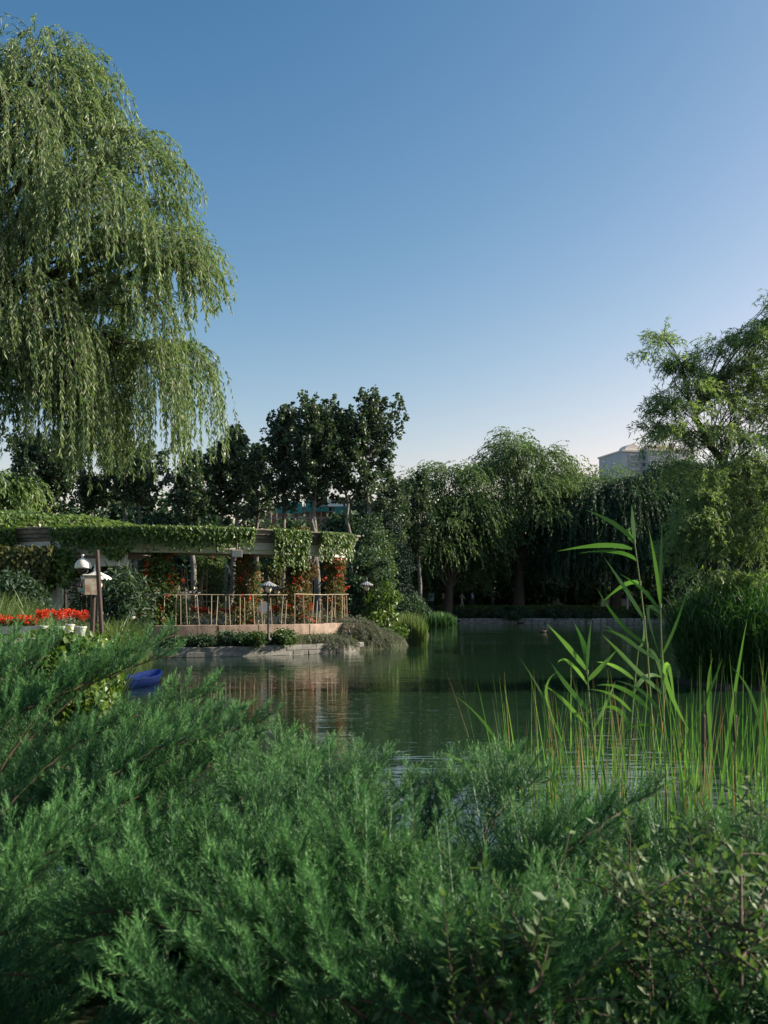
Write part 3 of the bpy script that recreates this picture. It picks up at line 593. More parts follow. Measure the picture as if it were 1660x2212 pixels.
g = G(); arc_extrude(g, [(8.7, 4.7), (9.15, 4.7), (9.15, 5.497), (8.7, 5.497)], -27, -170, 80); g.obj('inner_beam', M['cream'], perg)
for d in range(-30, -170, -7):
    g = G(); p0, p1 = np.array(rp(9.16, d, 5.3)), np.array(rp(10.34, d, 5.3)); c = (p0 + p1) / 2
    box(g, c, (np.linalg.norm(p1 - p0), .16, .36), R(d)); g.obj('rafter', M['cream'], perg)
COLA = [-22.5, -41, -58, -81.4, -101, -121, -142]
for d in COLA:
    g = G(); x, y, _ = rp(10.1, d, 0)
    box(g, (x, y, (ZT + 4.66) / 2), (.32, .32, 4.66 - ZT), R(d), bev=.03); box(g, (x, y, 4.645), (.46, .5, .14), R(d), bev=.02); box(g, (x, y, ZT + .1), (.44, .44, .24), R(d), bev=.02)
    g.obj('column', M['concrete'], perg)
# floodlight hanging under the ring
fl = thing('floodlight', 'small square floodlight hanging under the middle of the pergola rim', 'lamp', tuple(P(512, 1196, 45.9)))
g = G(); c = P(512, 1196, 45.9); box(g, c, (.5, .14, .36), .3, bev=.03); g.obj('housing', M['concrete'], fl)
g = G(); box(g, c + (0, -.085, -.01), (.4, .02, .27), .3); g.obj('lens', M['bluegl'], fl)
g = G(); tube(g, [c + (0, 0, .15), c + (0, .1, .5)], .03, 5); g.obj('bracket', M['iron'], fl)

def ivy_sheet(name, label, segs, seed, mat='ivy', LL=.17, group=None):
    """segs: (deg0, deg1, drop, density) leaves laid over the rim and hanging from it"""
    rng = rs(seed); g = G()
    for (a0, a1, drop, n) in segs:
        a0, a1 = min(a0, a1), max(a0, a1)
        th = rng.uniform(a0, a1, n); s = rng.random(n) ** .8
        ph = th * 7.3; dl = drop * np.clip(.55 + .3 * np.sin(ph) + .28 * np.sin(ph * 2.7 + 1) + .22 * np.sin(ph * 6.1) + .1 * rng.random(n), .12, 1.3)
        edge = np.minimum(1, np.minimum(np.abs(th - a0), np.abs(th - a1)) / (abs(a1 - a0) * .18 + .1)); dl *= .4 + .6 * edge
        top = rng.random(n) < .16
        z = np.where(top, 5.88 + rng.random(n) * .09, 5.9 - s * dl); LLv = 1; r = np.where(top, 11.9 - rng.random(n) * 1.0, 11.93 + .16 * np.sin(s * 3) * rng.random(n) + .04 - .12 * (s > .75))
        q = np.stack([RC[0] + r * np.cos(R(1) * th), RC[1] + r * np.sin(R(1) * th), z], 1)
        out = np.stack([np.cos(R(1) * th), np.sin(R(1) * th), 0 * th], 1)
        nm = unit(out * .8 + rnd(rng, n) * .6 + np.array([0, 0, .3])); d = unit(np.array([0, 0, -1.]) + rnd(rng, n) * .7)
        leaves(g, q, d, nm, LL * (.6 + .7 * rng.random(n)), LL * .85 * (.6 + .7 * rng.random(n)), rng.random(n), wide=.35)
        for k in range(int(abs(a1 - a0) * 2.6)):                              # trailing tendrils
            t0 = rng.uniform(a0, a1); l = drop * rng.uniform(.5, 1.5); m = int(l * 26); ss = rng.random(m); tt = t0 + rng.normal(0, .25, m)
            q = np.stack([RC[0] + 11.98 * np.cos(R(1) * tt), RC[1] + 11.98 * np.sin(R(1) * tt), 5.8 - ss * l], 1); out = np.stack([np.cos(R(1) * tt), np.sin(R(1) * tt), 0 * tt], 1)
            leaves(g, q, np.array([0, 0, -1.]) + rnd(rng, m) * .5, unit(out + rnd(rng, m) * .6), LL * .8, LL * .65, rng.random(m), wide=.35)
    return tag(g.obj(name, M[mat]), label, 'ivy', group)
ivy_sheet('ivy', 'long dark curtain of ivy over the middle of the pergola rim', [(-60, -87, .70, 4200)], 21)
ivy_sheet('ivy', 'bushy ivy clump hanging deep over the rim above the brown vine column', [(-45.5, -55, 1.35, 3000)], 22)
ivy_sheet('ivy', 'small ivy patch at the free end of the pergola rim', [(-29, -42, .95, 2000)], 23)
ivy_sheet('ivy', 'ivy mass on the rim in front of the round house beam', [(-86, -105, .8, 4200)], 24)
ivy_sheet('ivy', 'ivy on the rim above the white round column with the bare strip of concrete', [(-115, -130, 1.7, 3600)], 25)

# ------------------------------------------------------------------ round house with ivy roof
HCN = np.array([-20.3, 53.5]); HB = 1.4
hs = thing('round_house', 'round glazed garden house with a deep cream beam and low domed roof', 'house', (HCN[0], HCN[1], HB))
def hcyl(g, prof, n=64, mi=0): lathe(g, prof, (HCN[0], HCN[1], 0), n, .5, mi)
g = G(); hcyl(g, [(5.6, HB - .6), (5.6, HB + .55), (5.45, HB + .55), (5.45, HB - .6)]); g.obj('plinth', M['render'], hs)
g = G(); hcyl(g, [(5.40, HB + .5), (5.40, 4.95)]); g.obj('wall', M['darkin'], hs)
for k in range(28):
    a = k * 2 * math.pi / 28
    if math.sin(a) > .5: continue
    g = G(); x, y = HCN[0] + 5.5 * math.cos(a), HCN[1] + 5.5 * math.sin(a); box(g, (x, y, 3.45), (.10, .09, 3.0), a); box(g, (HCN[0] + 5.5 * math.cos(a + .112), HCN[1] + 5.5 * math.sin(a + .112), 3.2), (.08, 1.1, .08), a + .112)
    wf = g.obj('window', M['iron'], hs)
    g = G(); a2 = a + math.pi / 28; box(g, (HCN[0] + 5.44 * math.cos(a2), HCN[1] + 5.44 * math.sin(a2), 3.45), (.03, 1.12, 2.9), a2); o = g.obj('pane', M['glass'], hs); o.parent = wf; o.location = (0, 0, 0)
g = G(); hcyl(g, [(5.35, 4.9), (7.55, 4.9), (7.6, 5.2), (7.6, 5.55), (0.01, 5.56)]); g.obj('eave', M['concrete'], hs)
g = G(); hcyl(g, [(7.4, 5.5), (7.3, 5.9), (6.6, 6.45), (5.0, 6.7), (2.5, 6.8), (.01, 6.84)]); g.obj('roof', M['concrete'], hs, smooth=True)
g = G(); c0, c1 = np.array((-20.6, 46.9)), np.array((-11.75, 45.45)); cm = (c0 + c1) / 2; box(g, (cm[0], cm[1], 4.58), (np.linalg.norm(c1 - c0), .42, 1.02), math.atan2(*(c1 - c0)[::-1]), bev=.03)
g.obj('beam', M['cream'], hs)
g = G(); box(g, (-12.15, 45.5, 5.1), (.55, .62, .16), -.16, bev=.02); g.obj('bracket', M['cream'], hs); g = G(); box(g, (-13.5, 45.7, 5.12), (.12, .5, .2), -.16); g.obj('bracket', M['cream'], hs)
for (x, y) in ((-15.1, 46.0), (-19.3, 46.8)):
    g = G(); lathe(g, [(.23, HB - .4), (.22, 4.08)], (x, y, 0), 20); g.obj('column', M['cream'], hs, smooth=True)
rng = rs(31); g = G(); n = 15000
u = np.sqrt(rng.random(n)); tt = rng.uniform(-math.pi, math.pi, n); pr = np.array([(0, 6.84), (2.5, 6.8), (5, 6.7), (6.6, 6.45), (7.3, 5.9), (7.55, 5.5)])
sL = np.concatenate([[0], np.cumsum(np.linalg.norm(np.diff(pr, axis=0), axis=1))]); q = u * sL[-1]
r = np.interp(q, sL, pr[:, 0]); z = np.interp(q, sL, pr[:, 1]); nz_ = np.clip(1 - (r / 7.6) ** 4, .1, 1)
bmp = .12 * (np.sin(tt * 9 + r) + np.sin(tt * 17 - r * 2)) * .5
p = np.stack([HCN[0] + (r + .08 + bmp * (1 - nz_)) * np.cos(tt), HCN[1] + (r + .08 + bmp * (1 - nz_)) * np.sin(tt), z + .08 + rng.random(n) * .12 + bmp * nz_], 1)
out = np.stack([np.cos(tt) * (1 - nz_ * .7), np.sin(tt) * (1 - nz_ * .7), nz_], 1)
leaves(g, p, np.stack([np.cos(tt), np.sin(tt), -.9 + 0 * tt], 1) + rnd(rng, n) * .6, unit(out + rnd(rng, n) * .5), .26 * (.6 + .7 * rng.random(n)), .22 * (.6 + .7 * rng.random(n)), np.clip(rng.random(n) * .7 + .3, 0, 1), wide=.35)
tag(g.obj('ivy', M['ivy']), 'bright green blanket of ivy covering the domed roof of the round house', 'ivy')
def hanging_ivy(label, px, py, Yd, w, hgt, n, seed, mat='ivy', dz=.5, LL=.2):
    rng = rs(seed); c = P(px, py, Yd); g = G(); u = rng.uniform(-1, 1, n); v = rng.random(n) ** .9; hh = hgt * (.6 + .3 * np.cos(u * 1.6) + .2 * np.sin(u * 7 + seed))
    p = np.stack([c[0] + u * w * (1 - .35 * v), c[1] + rng.normal(0, dz * .4, n), c[2] - v * hh], 1)
    leaves(g, p, np.array([0, 0, -1.]) + rnd(rng, n) * .6, unit(np.array([.1, -1, .3]) + rnd(rng, n) * .7), LL * (.6 + .7 * rng.random(n)), LL * .8, rng.random(n), wide=.35)
    return tag(g.obj('ivy', M[mat]), label, 'ivy')
hanging_ivy('thick dark ivy bunch hanging under the house beam beside the white round column', 105, 1190, 45.2, 1.4, 1.9, 1800, 71)
hanging_ivy('ivy tangle with reddish leaves hanging down to the ground at the dark glazed wall', 40, 1175, 44.6, 1.7, 3.2, 3000, 72, 'vine')
hanging_ivy('narrow ivy tail hanging alone in front of the house beam', 130, 1180, 44.9, .35, 1.2, 260, 73)
hanging_ivy('small leafy ivy tips hanging at the free end of the cream beam', 248, 1182, 45.0, .7, .55, 300, 74, LL=.15)

# ------------------------------------------------------------------ vine columns with trumpet blossom
def vine_column(label, deg, rr, z0, z1, rad, nl, nf, seed, mats=('vine', 'dryvine'), wob=.3, dry=.3, off=(0, 0), group='trumpet vines on the pergola columns'):
    rng = rs(seed); x, y, _ = rp(rr, deg, 0); x += off[0]; y += off[1]; t = thing('trumpet_vine', label, 'vine', (x, y, ZT), group); n = nl
    def spots(n):
        z = z0 + (z1 - z0) * rng.random(n); a = rng.random(n) * 6.283; u = (z - z0) / (z1 - z0)
        r = rad * (1.1 - .45 * u + wob * np.sin(z * 3.1 + seed) * .4 + .25 * np.sin(a * 2 + z * 2 + seed)) * rng.random(n) ** .4
        return np.stack([x + r * np.cos(a), y + r * np.sin(a), z], 1), np.stack([np.cos(a), np.sin(a), .4 + 0 * a], 1)
    for mt, cnt, nm, ll in ((mats[0], int(n * (1 - dry)), 'foliage', .17), (mats[1], int(n * dry), 'dry_foliage', .14)):
        if cnt < 5: continue
        g = G(); p, o = spots(cnt); leaves(g, p, np.array([0, 0, -.6]) + o * .4 + rnd(rng, cnt), unit(o + rnd(rng, cnt) * .8), ll * (.6 + .8 * rng.random(cnt)), ll * .5 * (.6 + .8 * rng.random(cnt)), rng.random(cnt)); g.obj(nm, M[mt], t)
    g = G()
    for k in range(9):
        a = rng.random() * 6.28; zz = np.linspace(ZT - .05, z1, 9); ww = .16 + .1 * rng.random(9); tube(g, np.stack([x + ww * np.cos(a + zz * 1.3), y + ww * np.sin(a + zz * 1.3), zz], 1), .022, 4)
    g.obj('stem', M['twig'], t)
    if nf:
        g = G(); nc = nf; p, o = spots(nc * 3); p = p[:nc] + o[:nc] * .12; k = 7; rep = np.repeat(np.arange(nc), k); q = p[rep] + rng.normal(0, .07, (len(rep), 3))
        leaves(g, q, o[rep] + rnd(rng, len(rep)) * .7, rnd(rng, len(rep)), .13, .085, rng.random(len(rep)), wide=.7); g.obj('blossom', M['orange'], t)
vine_column('trumpet vine with scattered orange red blossom on the outermost column', -23.5, 10.25, ZT, 4.7, .62, 2600, 38, 81, dry=.3)
vine_column('tangled brownish trumpet vine with dry patches on the column under the deep ivy clump', -42, 10.3, ZT, 4.9, .75, 3000, 26, 82, dry=.45)
vine_column('slim yellowish trumpet vine on the column behind the lamp', -59, 10.2, ZT, 4.9, .6, 2400, 16, 83, dry=.35)
vine_column('widest trumpet vine, full of red blossom, beside the fluffy terrace bush', -81.4, 10.5, ZT, 4.9, 1.0, 3600, 54, 84, ('ivy', 'dryvine'), dry=.25)
vine_column('leafy green vine column standing inside the ring behind the bamboo fence', -62, 6.6, ZT, 4.9, 1.0, 3400, 4, 85, ('bush', 'vine'), dry=.3)
vine_column('dim green vine column inside the ring between two columns', -40, 6.4, ZT, 4.6, .8, 2200, 6, 86, ('bush', 'vine'), dry=.3)
vine_column('dark leafy vine at the column below the ivy mass', -101, 10.3, ZT, 4.8, .9, 2200, 10, 87, ('ivy', 'dryvine'), dry=.15)

# ------------------------------------------------------------------ bamboo fences, seedlings, salvia
def fence(label, degs, r, rng, zt, extra, group='bamboo frames on the terrace'):
    a0, a1 = degs; x, y = arcpt(r, (a0 + a1) / 2); t = thing('bamboo_fence', label, 'fence', (x, y, ZT), group); n = 0
    pts = []
    for d in np.linspace(a0, a1, max(2, int(abs(a1 - a0) / 13) + 2)): pts.append((*arcpt(r, d), zt + rng.normal(0, .02)))
    for i in range(len(pts) - 1):
        g = G(); tube(g, [np.array(pts[i]) + (0, 0, .01), np.array(pts[i + 1]) + (.04, 0, .0)], .019, 6, rng.random()); g.obj('rail', M['bamboo'], t)
    d = a0
    while (d < a1) if a1 > a0 else (d > a1):
        x, y = arcpt(r + rng.normal(0, .03), d); l = zt - ZT + rng.uniform(-.35, .12) * (rng.random() < .6); ln = rng.normal(0, .08, 2)
        g = G(); tube(g, [(x, y, ZT - .1), (x + ln[0], y + ln[1], ZT + l)], .019, 6, rng.random()); g.obj('stake', M['bamboo'], t); d += np.sign(a1 - a0) * rng.uniform(1.0, 3.0)
    for k in range(extra):
        d = rng.uniform(min(a0, a1), max(a0, a1)); x, y = arcpt(r - rng.uniform(.2, 1.8), d); ln = rng.normal(0, .06, 2); l = rng.uniform(.5, 1.25)
        g = G(); tube(g, [(x, y, ZT - .1), (x + ln[0], y + ln[1], ZT + l)], .018, 5, rng.random()); g.obj('stake', M['bamboo'], t)
fence('long bamboo fence with top rail along the front of the stone terrace', (-84, -50), 11.35, rs(41), ZT + 1.42, 16)
fence('shorter bamboo fence of upright canes at the far end of the stone terrace', (-47.5, -27), 11.35, rs(42), ZT + 1.46, 14)
t = thing('bamboo_trellis', 'small bamboo trellis of crossed canes beside the red blossom vine', 'trellis', tuple(P(418, 1345, 49)), 'bamboo frames on the terrace')
rng = rs(43)
for k in range(14):
    b = P(390 + k * 4.2, 1338, 49) + (0, rng.normal(0, .2), 0); g = G(); tube(g, [b, b + (rng.normal(0, .15), rng.normal(0, .1), rng.uniform(1.8, 2.6))], .017, 5, rng.random()); g.obj('cane', M['bamboo'], t)
for (x0, x1, y0) in ((386, 446, 1277), (392, 442, 1284), (400, 470, 1300)):
    g = G(); tube(g, [P(x0, y0, 49), P(x1, y0 - 1, 49.2)], .026, 5, .6); g.obj('rail', M['bamboo'], t)

def seedling(name, label, loc, seed, h=.4, n=60, mat='bush', ll=.15, blossom=None, group=None, cat='plant', pot=None, red=26):
    rng = rs(seed); t = thing(name, label, cat, loc, group); g = G(); L0 = np.array(loc, float); zb = 0
    if pot:
        gp = G(); lathe(gp, [(.01, 0), (.115, 0), (.155, .24), (.175, .24), (.175, .29), (.145, .29), (.135, .25), (.01, .25)], L0, 18); gp.obj('pot', M[pot], t, smooth=False); zb = .26
    z = zb + h * rng.random(n) ** .8; a = rng.random(n) * 6.28; r = h * .45 * rng.random(n) ** .6 * (1.1 - .6 * (z - zb) / h)
    p = L0 + np.stack([r * np.cos(a), r * np.sin(a), z], 1); o = np.stack([np.cos(a), np.sin(a), .1 + 0 * a], 1)
    leaves(g, p, o + rnd(rng, n) * .5, unit(np.array([0, 0, 1.]) + rnd(rng, n) * .5), ll * (.6 + .7 * rng.random(n)), ll * .5, rng.random(n)); tube(g, [L0 + (0, 0, zb - .02), L0 + (0, 0, zb + h * .9)], .012, 5); g.obj('foliage', M[mat], t)
    if blossom:
        g = G(); 
        for k in range(red):
            a = rng.random() * 6.28; r = h * .5 * math.sqrt(rng.random()); b = L0 + np.array([r * math.cos(a), r * math.sin(a), zb + h * rng.uniform(.5, .75)]); m = 16
            q = b + np.stack([rng.normal(0, .016, m), rng.normal(0, .016, m), rng.random(m) * .2], 1)
            leaves(g, q, rnd(rng, m) + np.array([0, 0, .5]), rnd(rng, m), .055, .034, rng.random(m), wide=.6)
        g.obj('blossom', M[blossom], t)
    return t
rng = rs(44); x, y = arcpt(10.9, -80)
s0 = seedling('vegetable_plant', 'young leafy plant in the row behind the bamboo fence of the terrace', (x, y, ZT), 401, .5, 70, 'silver', .17, None, 'seedlings in the terrace bed')
for d in np.arange(-77.6, -26, 2.3):
    x, y = arcpt(10.85 + rng.normal(0, .18), d); dup(s0, (x, y, ZT), s0['label'], None, rng.random() * 6.28, rng.uniform(.7, 1.25))
x, y = arcpt(9.7, -80)
s1 = seedling('potted_salvia', 'white pot of red salvia in the row behind the bamboo fence', (x, y, ZT), 402, .42, 60, 'bush', .11, 'red', 'pots of salvia on the terrace', 'potted plant', 'white', 18)
for d in np.arange(-78, -32, 2.2):
    if -45 < d < -41: continue
    x, y = arcpt(9.7 + rng.normal(0, .08), d); dup(s1, (x, y, ZT), s1['label'], None, rng.random() * 6.28, rng.uniform(.85, 1.25))

# white flower shaped sign behind the fence
t = thing('garden_sign', 'white clover shaped garden sign on a stake behind the bamboo fence', 'sign', tuple(P(571, 1345, 48)))
g = G(); c = P(571, 1312, 48)
for k, (dx, dz, r) in enumerate(((0, .13, .17), (-.13, -.05, .17), (.13, -.05, .17), (0, -.2, .12))):
    a = np.linspace(0, 6.283, 15)[:-1]; yy = .004 * k
    V = np.concatenate([np.stack([c[0] + dx + r * np.cos(a), 0 * a + c[1] - .012 - yy, c[2] + dz + r * np.sin(a)], 1), np.stack([c[0] + dx + r * np.cos(a), 0 * a + c[1] + .012 + yy, c[2] + dz + r * np.sin(a)], 1)])
    i = np.arange(14); j = (i + 1) % 14; g.add(V, np.stack([i, i + 14, j + 14, j], 1)); g.add(V, [tuple(range(14))]); g.add(V, [tuple(range(27, 13, -1))])
g.obj('board', M['white'], t); g = G(); tube(g, [c - (0, -.02, .95), c - (0, -.02, .2)], .015, 5); g.obj('stake', M['bamboo'], t)

# ------------------------------------------------------------------ lamps with scalloped shades
def lamp(label, loc, H, shade='shade_grey', sw=.36, group='garden lamps with scalloped shades', tilt=0):
    t = thing('garden_lamp', label, 'lamp', loc, group); L0 = np.array(loc, float)
    g = G(); lathe(g, [(.01, 0), (.13, 0), (.13, .08), (.08, .14), (.06, .3), (.045, .34), (.04, H - .62), (.055, H - .6), (.055, H - .56), (.035, H - .54)], L0, 14); g.obj('post', M['iron'], t, smooth=True)
    g = G(); lathe(g, [(.03, H - .56), (.07, H - .52), (.10, H - .49), (.10, H - .45), (.06, H - .44)], L0, 14)
    for k in range(4):
        a = k * math.pi / 2 + .5; o = np.array([math.cos(a), math.sin(a), 0]); tube(g, [L0 + o * .1 + (0, 0, H - .47), L0 + o * .19 + (0, 0, H - .38), L0 + o * .17 + (0, 0, H - .2), L0 + o * .1 + (0, 0, H - .1)], .012, 5)
    g.obj('cage', M['iron'], t)
    g = G(); lathe(g, [(.06, H - .45), (.11, H - .40), (.145, H - .30), (.135, H - .2), (.1, H - .12), (.06, H - .09)], L0, 18); g.obj('globe', M['globe'], t, smooth=True)
    g = G(); n = 96; prof = [(.055, H + .06), (.10, H + .03), (sw * .5, H - .02), (sw * .8, H - .085), (sw, H - .15), (sw * 1.0, H - .16), (sw * .8, H - .10), (sw * .5, H - .035), (.09, H + .01)]
    a = np.arange(n) * 2 * math.pi / n; pr = np.array(prof); K = len(pr); f = np.clip((pr[:, 0] - .1) / (sw - .1), 0, 1)[:, None]; wv = np.abs(np.cos(a * 9))[None]
    rr = pr[:, 0][:, None] * (1 + .07 * f * (wv - .5)); zz = pr[:, 1][:, None] + f * .055 * (wv - .5)
    V = np.stack([rr * np.cos(a), rr * np.sin(a), zz], -1) + L0; i = np.arange(n); j = (i + 1) % n
    g.add(V, np.concatenate([np.stack([k * n + i, k * n + j, (k + 1) * n + j, (k + 1) * n + i], 1) for k in range(K - 1)])); g.obj('lamp_shade', M[shade], t, smooth=True)
    g = G(); lathe(g, [(.06, H + .04), (.075, H + .1), (.05, H + .15), (.06, H + .17), (.03, H + .22), (.03, H + .25), (.012, H + .3), (.001, H + .34)], L0, 14); g.obj('finial', M['iron'] if shade != 'white' else M[shade], t, smooth=True)
    return t
def lampat(px, pyshade, Yd, base, label, **k):
    z = P(px, pyshade, Yd)[2]; x = P(px, 0, Yd)[0]; lamp(label, (x, Yd, base), z - base + .09, **k)
lampat(580, 1263, 44.6, .7, 'tall dark lamp with scalloped shade at the front of the stone wall')
lampat(598, 1270, 50.5, ZT, 'smaller dark lamp half hidden just behind the tall one')
lampat(792, 1262, 53.5, .8, 'dark lamp with scalloped shade standing alone past the pergola end')
lampat(419, 1279, 57, ZT, 'distant pale shaded lamp seen through the small bamboo trellis', shade='white')
lampat(175, 1263, 44, 1.4, 'dark lamp with dull scalloped shade below the cream beam', shade='iron')
lampat(209, 1246, 25, 1.0, 'big white scalloped lamp shade behind the leaning camera pole', shade='white', sw=.36)
lampat(645, 1255, 62, ZT, 'faint white shaded lamp in the shade behind the vine columns', shade='white')

# camera pole and box post
t = thing('camera_pole', 'brown steel pole with a side arm carrying a white dome camera', 'camera pole', tuple(P(221, 1390, 22)))
g = G(); a, b = P(222, 1400, 22), P(210, 1188, 22); tube(g, [a - (0, 0, .3), a, b], .052, 12); g.obj('pole', M['steel'], t, smooth=False)
g = G(); box(g, (P(188, 0, 22)[0], 22, P(0, 1203, 22)[2]), (.42, .05, .07), 0, bev=.008); g.obj('arm', M['steel'], t)
g = G(); c = P(179.5, 1219, 22); lathe(g, [(.02, .22), (.035, .2), (.035, .14), (.10, .10), (.165, .02), (.18, -.06), (.175, -.09), (.02, -.09)], c, 24); dc = g.obj('dome_camera', M['white'], t, smooth=True)
g = G(); lathe(g, [(.12, -.092), (.115, -.15), (.08, -.2), (.001, -.22)], c, 20); o = g.obj('dome_glass', M['dark'], t, smooth=True); o.parent = dc; o.location = (0, 0, 0)
t = thing('box_post', 'leaning post topped by an off white rusty utility box', 'utility box', tuple(P(199, 1390, 22.4)))
g = G(); tube(g, [P(198, 1402, 22.4), P(203, 1280, 22.4)], .055, 10); g.obj('post', M['steel'], t)
g = G(); c = P(200, 1265, 22.3); box(g, c, (.36, .26, .43), .35, bev=.012); bo = g.obj('box', M['rusty'], t)
g = G(); box(g, c + (0, 0, .235), (.43, .32, .03), .35, bev=.008); o = g.obj('lid', M['white'], t); o.parent = bo; o.location = (0, 0, 0)

# ------------------------------------------------------------------ left bank: salvia pots, troughs, tall grass, leafy bush
def zat(py, Yd): return P(0, py, Yd)[2]
for i, (px, py, Yd, lab) in enumerate(((175, 1374, 19.5, 'pale teal pot of red salvia at the foot of the camera pole'), (128, 1374, 19.2, 'pale pot overflowing with red salvia between two other pots'),
                                      (92, 1372, 19.6, 'pot of red salvia with ivy leaves hanging below it'), (150, 1368, 20.6, 'pot of red salvia set back behind the overflowing one'))):
    p = P(px, py, Yd); s = seedling('potted_salvia', lab, (p[0], p[1], p[2]), 420 + i, .42, 70, 'bush', .10, 'red', 'salvia pots on the near bank', 'potted plant', 'potgreen', 30); s.scale = (.66,) * 3
for i, (px, lab) in enumerate(((60, 'teal trough of red salvia next to the salvia pots'), (12, 'teal trough of red salvia farthest from the camera pole'))):
    p = P(px, 1368, 20.4); t = thing('flower_trough', lab, 'flower trough', tuple(p), 'flower troughs on the near bank'); g = G()
    for dx in (0,): box(g, p + (0, 0, .07), (.46, .24, .16), 0, taper=1.1); g.obj('trough', M['potgreen'], t)
    rng = rs(440 + i); g = G(); n = 120; q = p + np.stack([rng.uniform(-.22, .22, n), rng.uniform(-.1, .1, n), .14 + .1 * rng.random(n)], 1); leaves(g, q, rnd(rng, n) + np.array([0, 0, .4]), rnd(rng, n), .09, .05, rng.random(n)); g.obj('foliage', M['bush'], t)
    g = G()
    for k in range(14):
        b = p + np.array([rng.uniform(-.2, .2), rng.uniform(-.1, .1), .17]); m = 16; q = b + np.stack([rng.normal(0, .018, m), rng.normal(0, .018, m), rng.random(m) * .18], 1); leaves(g, q, rnd(rng, m) + np.array([0, 0, .5]), rnd(rng, m), .055, .034, rng.random(m), wide=.6)
    g.obj('blossom', M['red'], t)
g = G(); a, b = P(-30, 1370, 19.9), P(200, 1376, 19.9); c = (a + b) / 2; box(g, (c[0], 19.9, c[2] - .34), (b[0] - a[0], 1.9, .5), 0, bev=.03)
tag(g.obj('planter_wall', M['curb']), 'low grey wall carrying the salvia pots and troughs', 'wall')
t = thing('grass_clump', 'a', 'x')
bpy.data.objects.remove(t)
def grass_clump(label, px0, px1, ptop, Yd, n, seed, depth=1.5, hmin=.5, mat='grass', wd=.022, name='tall_grass', base=None, bend=(.2, .8), group='tall grass on the bank', cat='grass clump', flip=None):
    rng = rs(seed); g = G(); x0, x1 = P(px0, 0, Yd)[0], P(px1, 0, Yd)[0]
    x = rng.uniform(x0, x1, n); y = Yd + rng.uniform(-depth, depth, n); zb = gheight(x, y) if base is None else np.full(n, base); H = zat(ptop, Yd) - np.mean(zb)
    u = 1 - np.abs((x - (x0 + x1) / 2) / ((x1 - x0) / 2)) ** 3; a = rng.random(n) * 6.28
    P_ = blades(g, np.stack([x, y, zb - .05], 1), H * (hmin + (1.06 - hmin) * rng.random(n) ** .6) * (.6 + .4 * u), np.stack([np.cos(a), np.sin(a)], 1), rng.uniform(*bend, n) * .6, wd * (.6 + .8 * rng.random(n)), rng)
    return tag(g.obj(name, M[mat]), label, cat, group)
grass_clump('tall pale grass in front of the dark glazed wall of the round house', -40, 130, 1270, 33, 1500, 451, 2.5, wd=.03)
grass_clump('tall grass tuft around the big white shaded lamp', 120, 245, 1305, 27, 1100, 452, 2, wd=.026)
grass_clump('dense arching grass bush beside the camera pole above the stone wall', 215, 285, 1310, 25.5, 1300, 453, .7, wd=.026, base=.9, bend=(.5, 1.3))
grass_clump('pale grass at the bend of the shore behind the blue boat', 205, 318, 1372, 39, 900, 454, 1.6, wd=.035)
shrub('climbing_bush', 'light green broad leaved climbing bush below the salvia pots', 130, 1380, 17.6, 90, 'ivy', 455, 80, 130, .12, .32, base=.55, LW=.8, stretch=.8, p=.55)
shrub('climbing_bush', 'light green climbing bush at the foot of the two leaning posts', 205, 1396, 19.5, 42, 'ivy', 456, 50, 120, .12, .3, base=.4, LW=.8, stretch=.8, p=.55)
shrub('canna_bush', 'dark shrub with long lance leaves under the end of the cream beam', 270, 1232, 43.5, 52, 'bgleaf', 457, 40, 60, .42, .55, base=1.3, LW=.2, stretch=.8)
shrub('leafy_bush', 'shaded bush in front of the round house beside the white column', 38, 1245, 41, 50, 'bgleaf', 458, 40, 90, .2, .6, base=1.2, stretch=.8)
s2 = seedling('potted_salvia', 'white pot with red flowers by the lance leaved shrub', tuple(P(286, 1338, 43.6)), 460, .4, 50, 'bush', .1, 'red', 'salvia pots on the near bank', 'potted plant', 'white', 14)
dup(s2, tuple(P(264, 1340, 43.9)), 'white pot with red flowers nearer to the big grass bush', None, 1.)
t = thing('teal_ball', 'small teal glass ball among leaves below the dull dark lamp', 'ornament', tuple(P(187, 1276, 42)))
g = G(); c = P(187, 1276, 42); lathe(g, [(.001, -.2), (.1, -.17), (.19, -.05), (.2, .02), (.16, .12), (.08, .18), (.05, .24), (.001, .25)], c, 18); g.obj('ball', M['teal'], t, smooth=True)
g = G(); tube(g, [c - (0, 0, 1.6), c - (0, 0, .18)], .03, 6); g.obj('stand', M['iron'], t)
# fluffy bushes and edge plants on the terrace
shrub('fluffy_bush', 'fluffy fine leaved green bush at the start of the bamboo fence', 378, 1288, 46.6, 34, 'bgleaf', 461, 40, 420, .11, .4, base=ZT, LW=.22, stretch=.85)
shrub('fluffy_bush', 'darker fluffy bush on the wall beside the lance leaved shrub', 325, 1292, 46.4, 34, 'bgleaf', 462, 40, 380, .11, .4, base=ZT, LW=.22, stretch=.85)
for i, (px, top, rad, mat, lab, Yd) in enumerate(((505, 1370, 34, 'bgleaf', 'small mixed shrub between the walls under the fence middle', 45.3), (556, 1372, 24, 'bush', 'small upright shrub between the walls next to the tall lamp', 45.2), (618, 1366, 30, 'bush', 'bright shrub between the walls near the end of the stone blocks', 46), (430, 1380, 34, 'bgleaf', 'low sparse weed shrub at the dark start of the lower wall', 44.8), (365, 1384, 30, 'bgleaf', 'sparse weed tuft on the lower wall by the juniper tip', 44.3))):
    shrub('bank_shrub', lab, px, top, Yd, rad, mat, 470 + i, 26, 90, .13, .28, base=.6, stretch=.7)
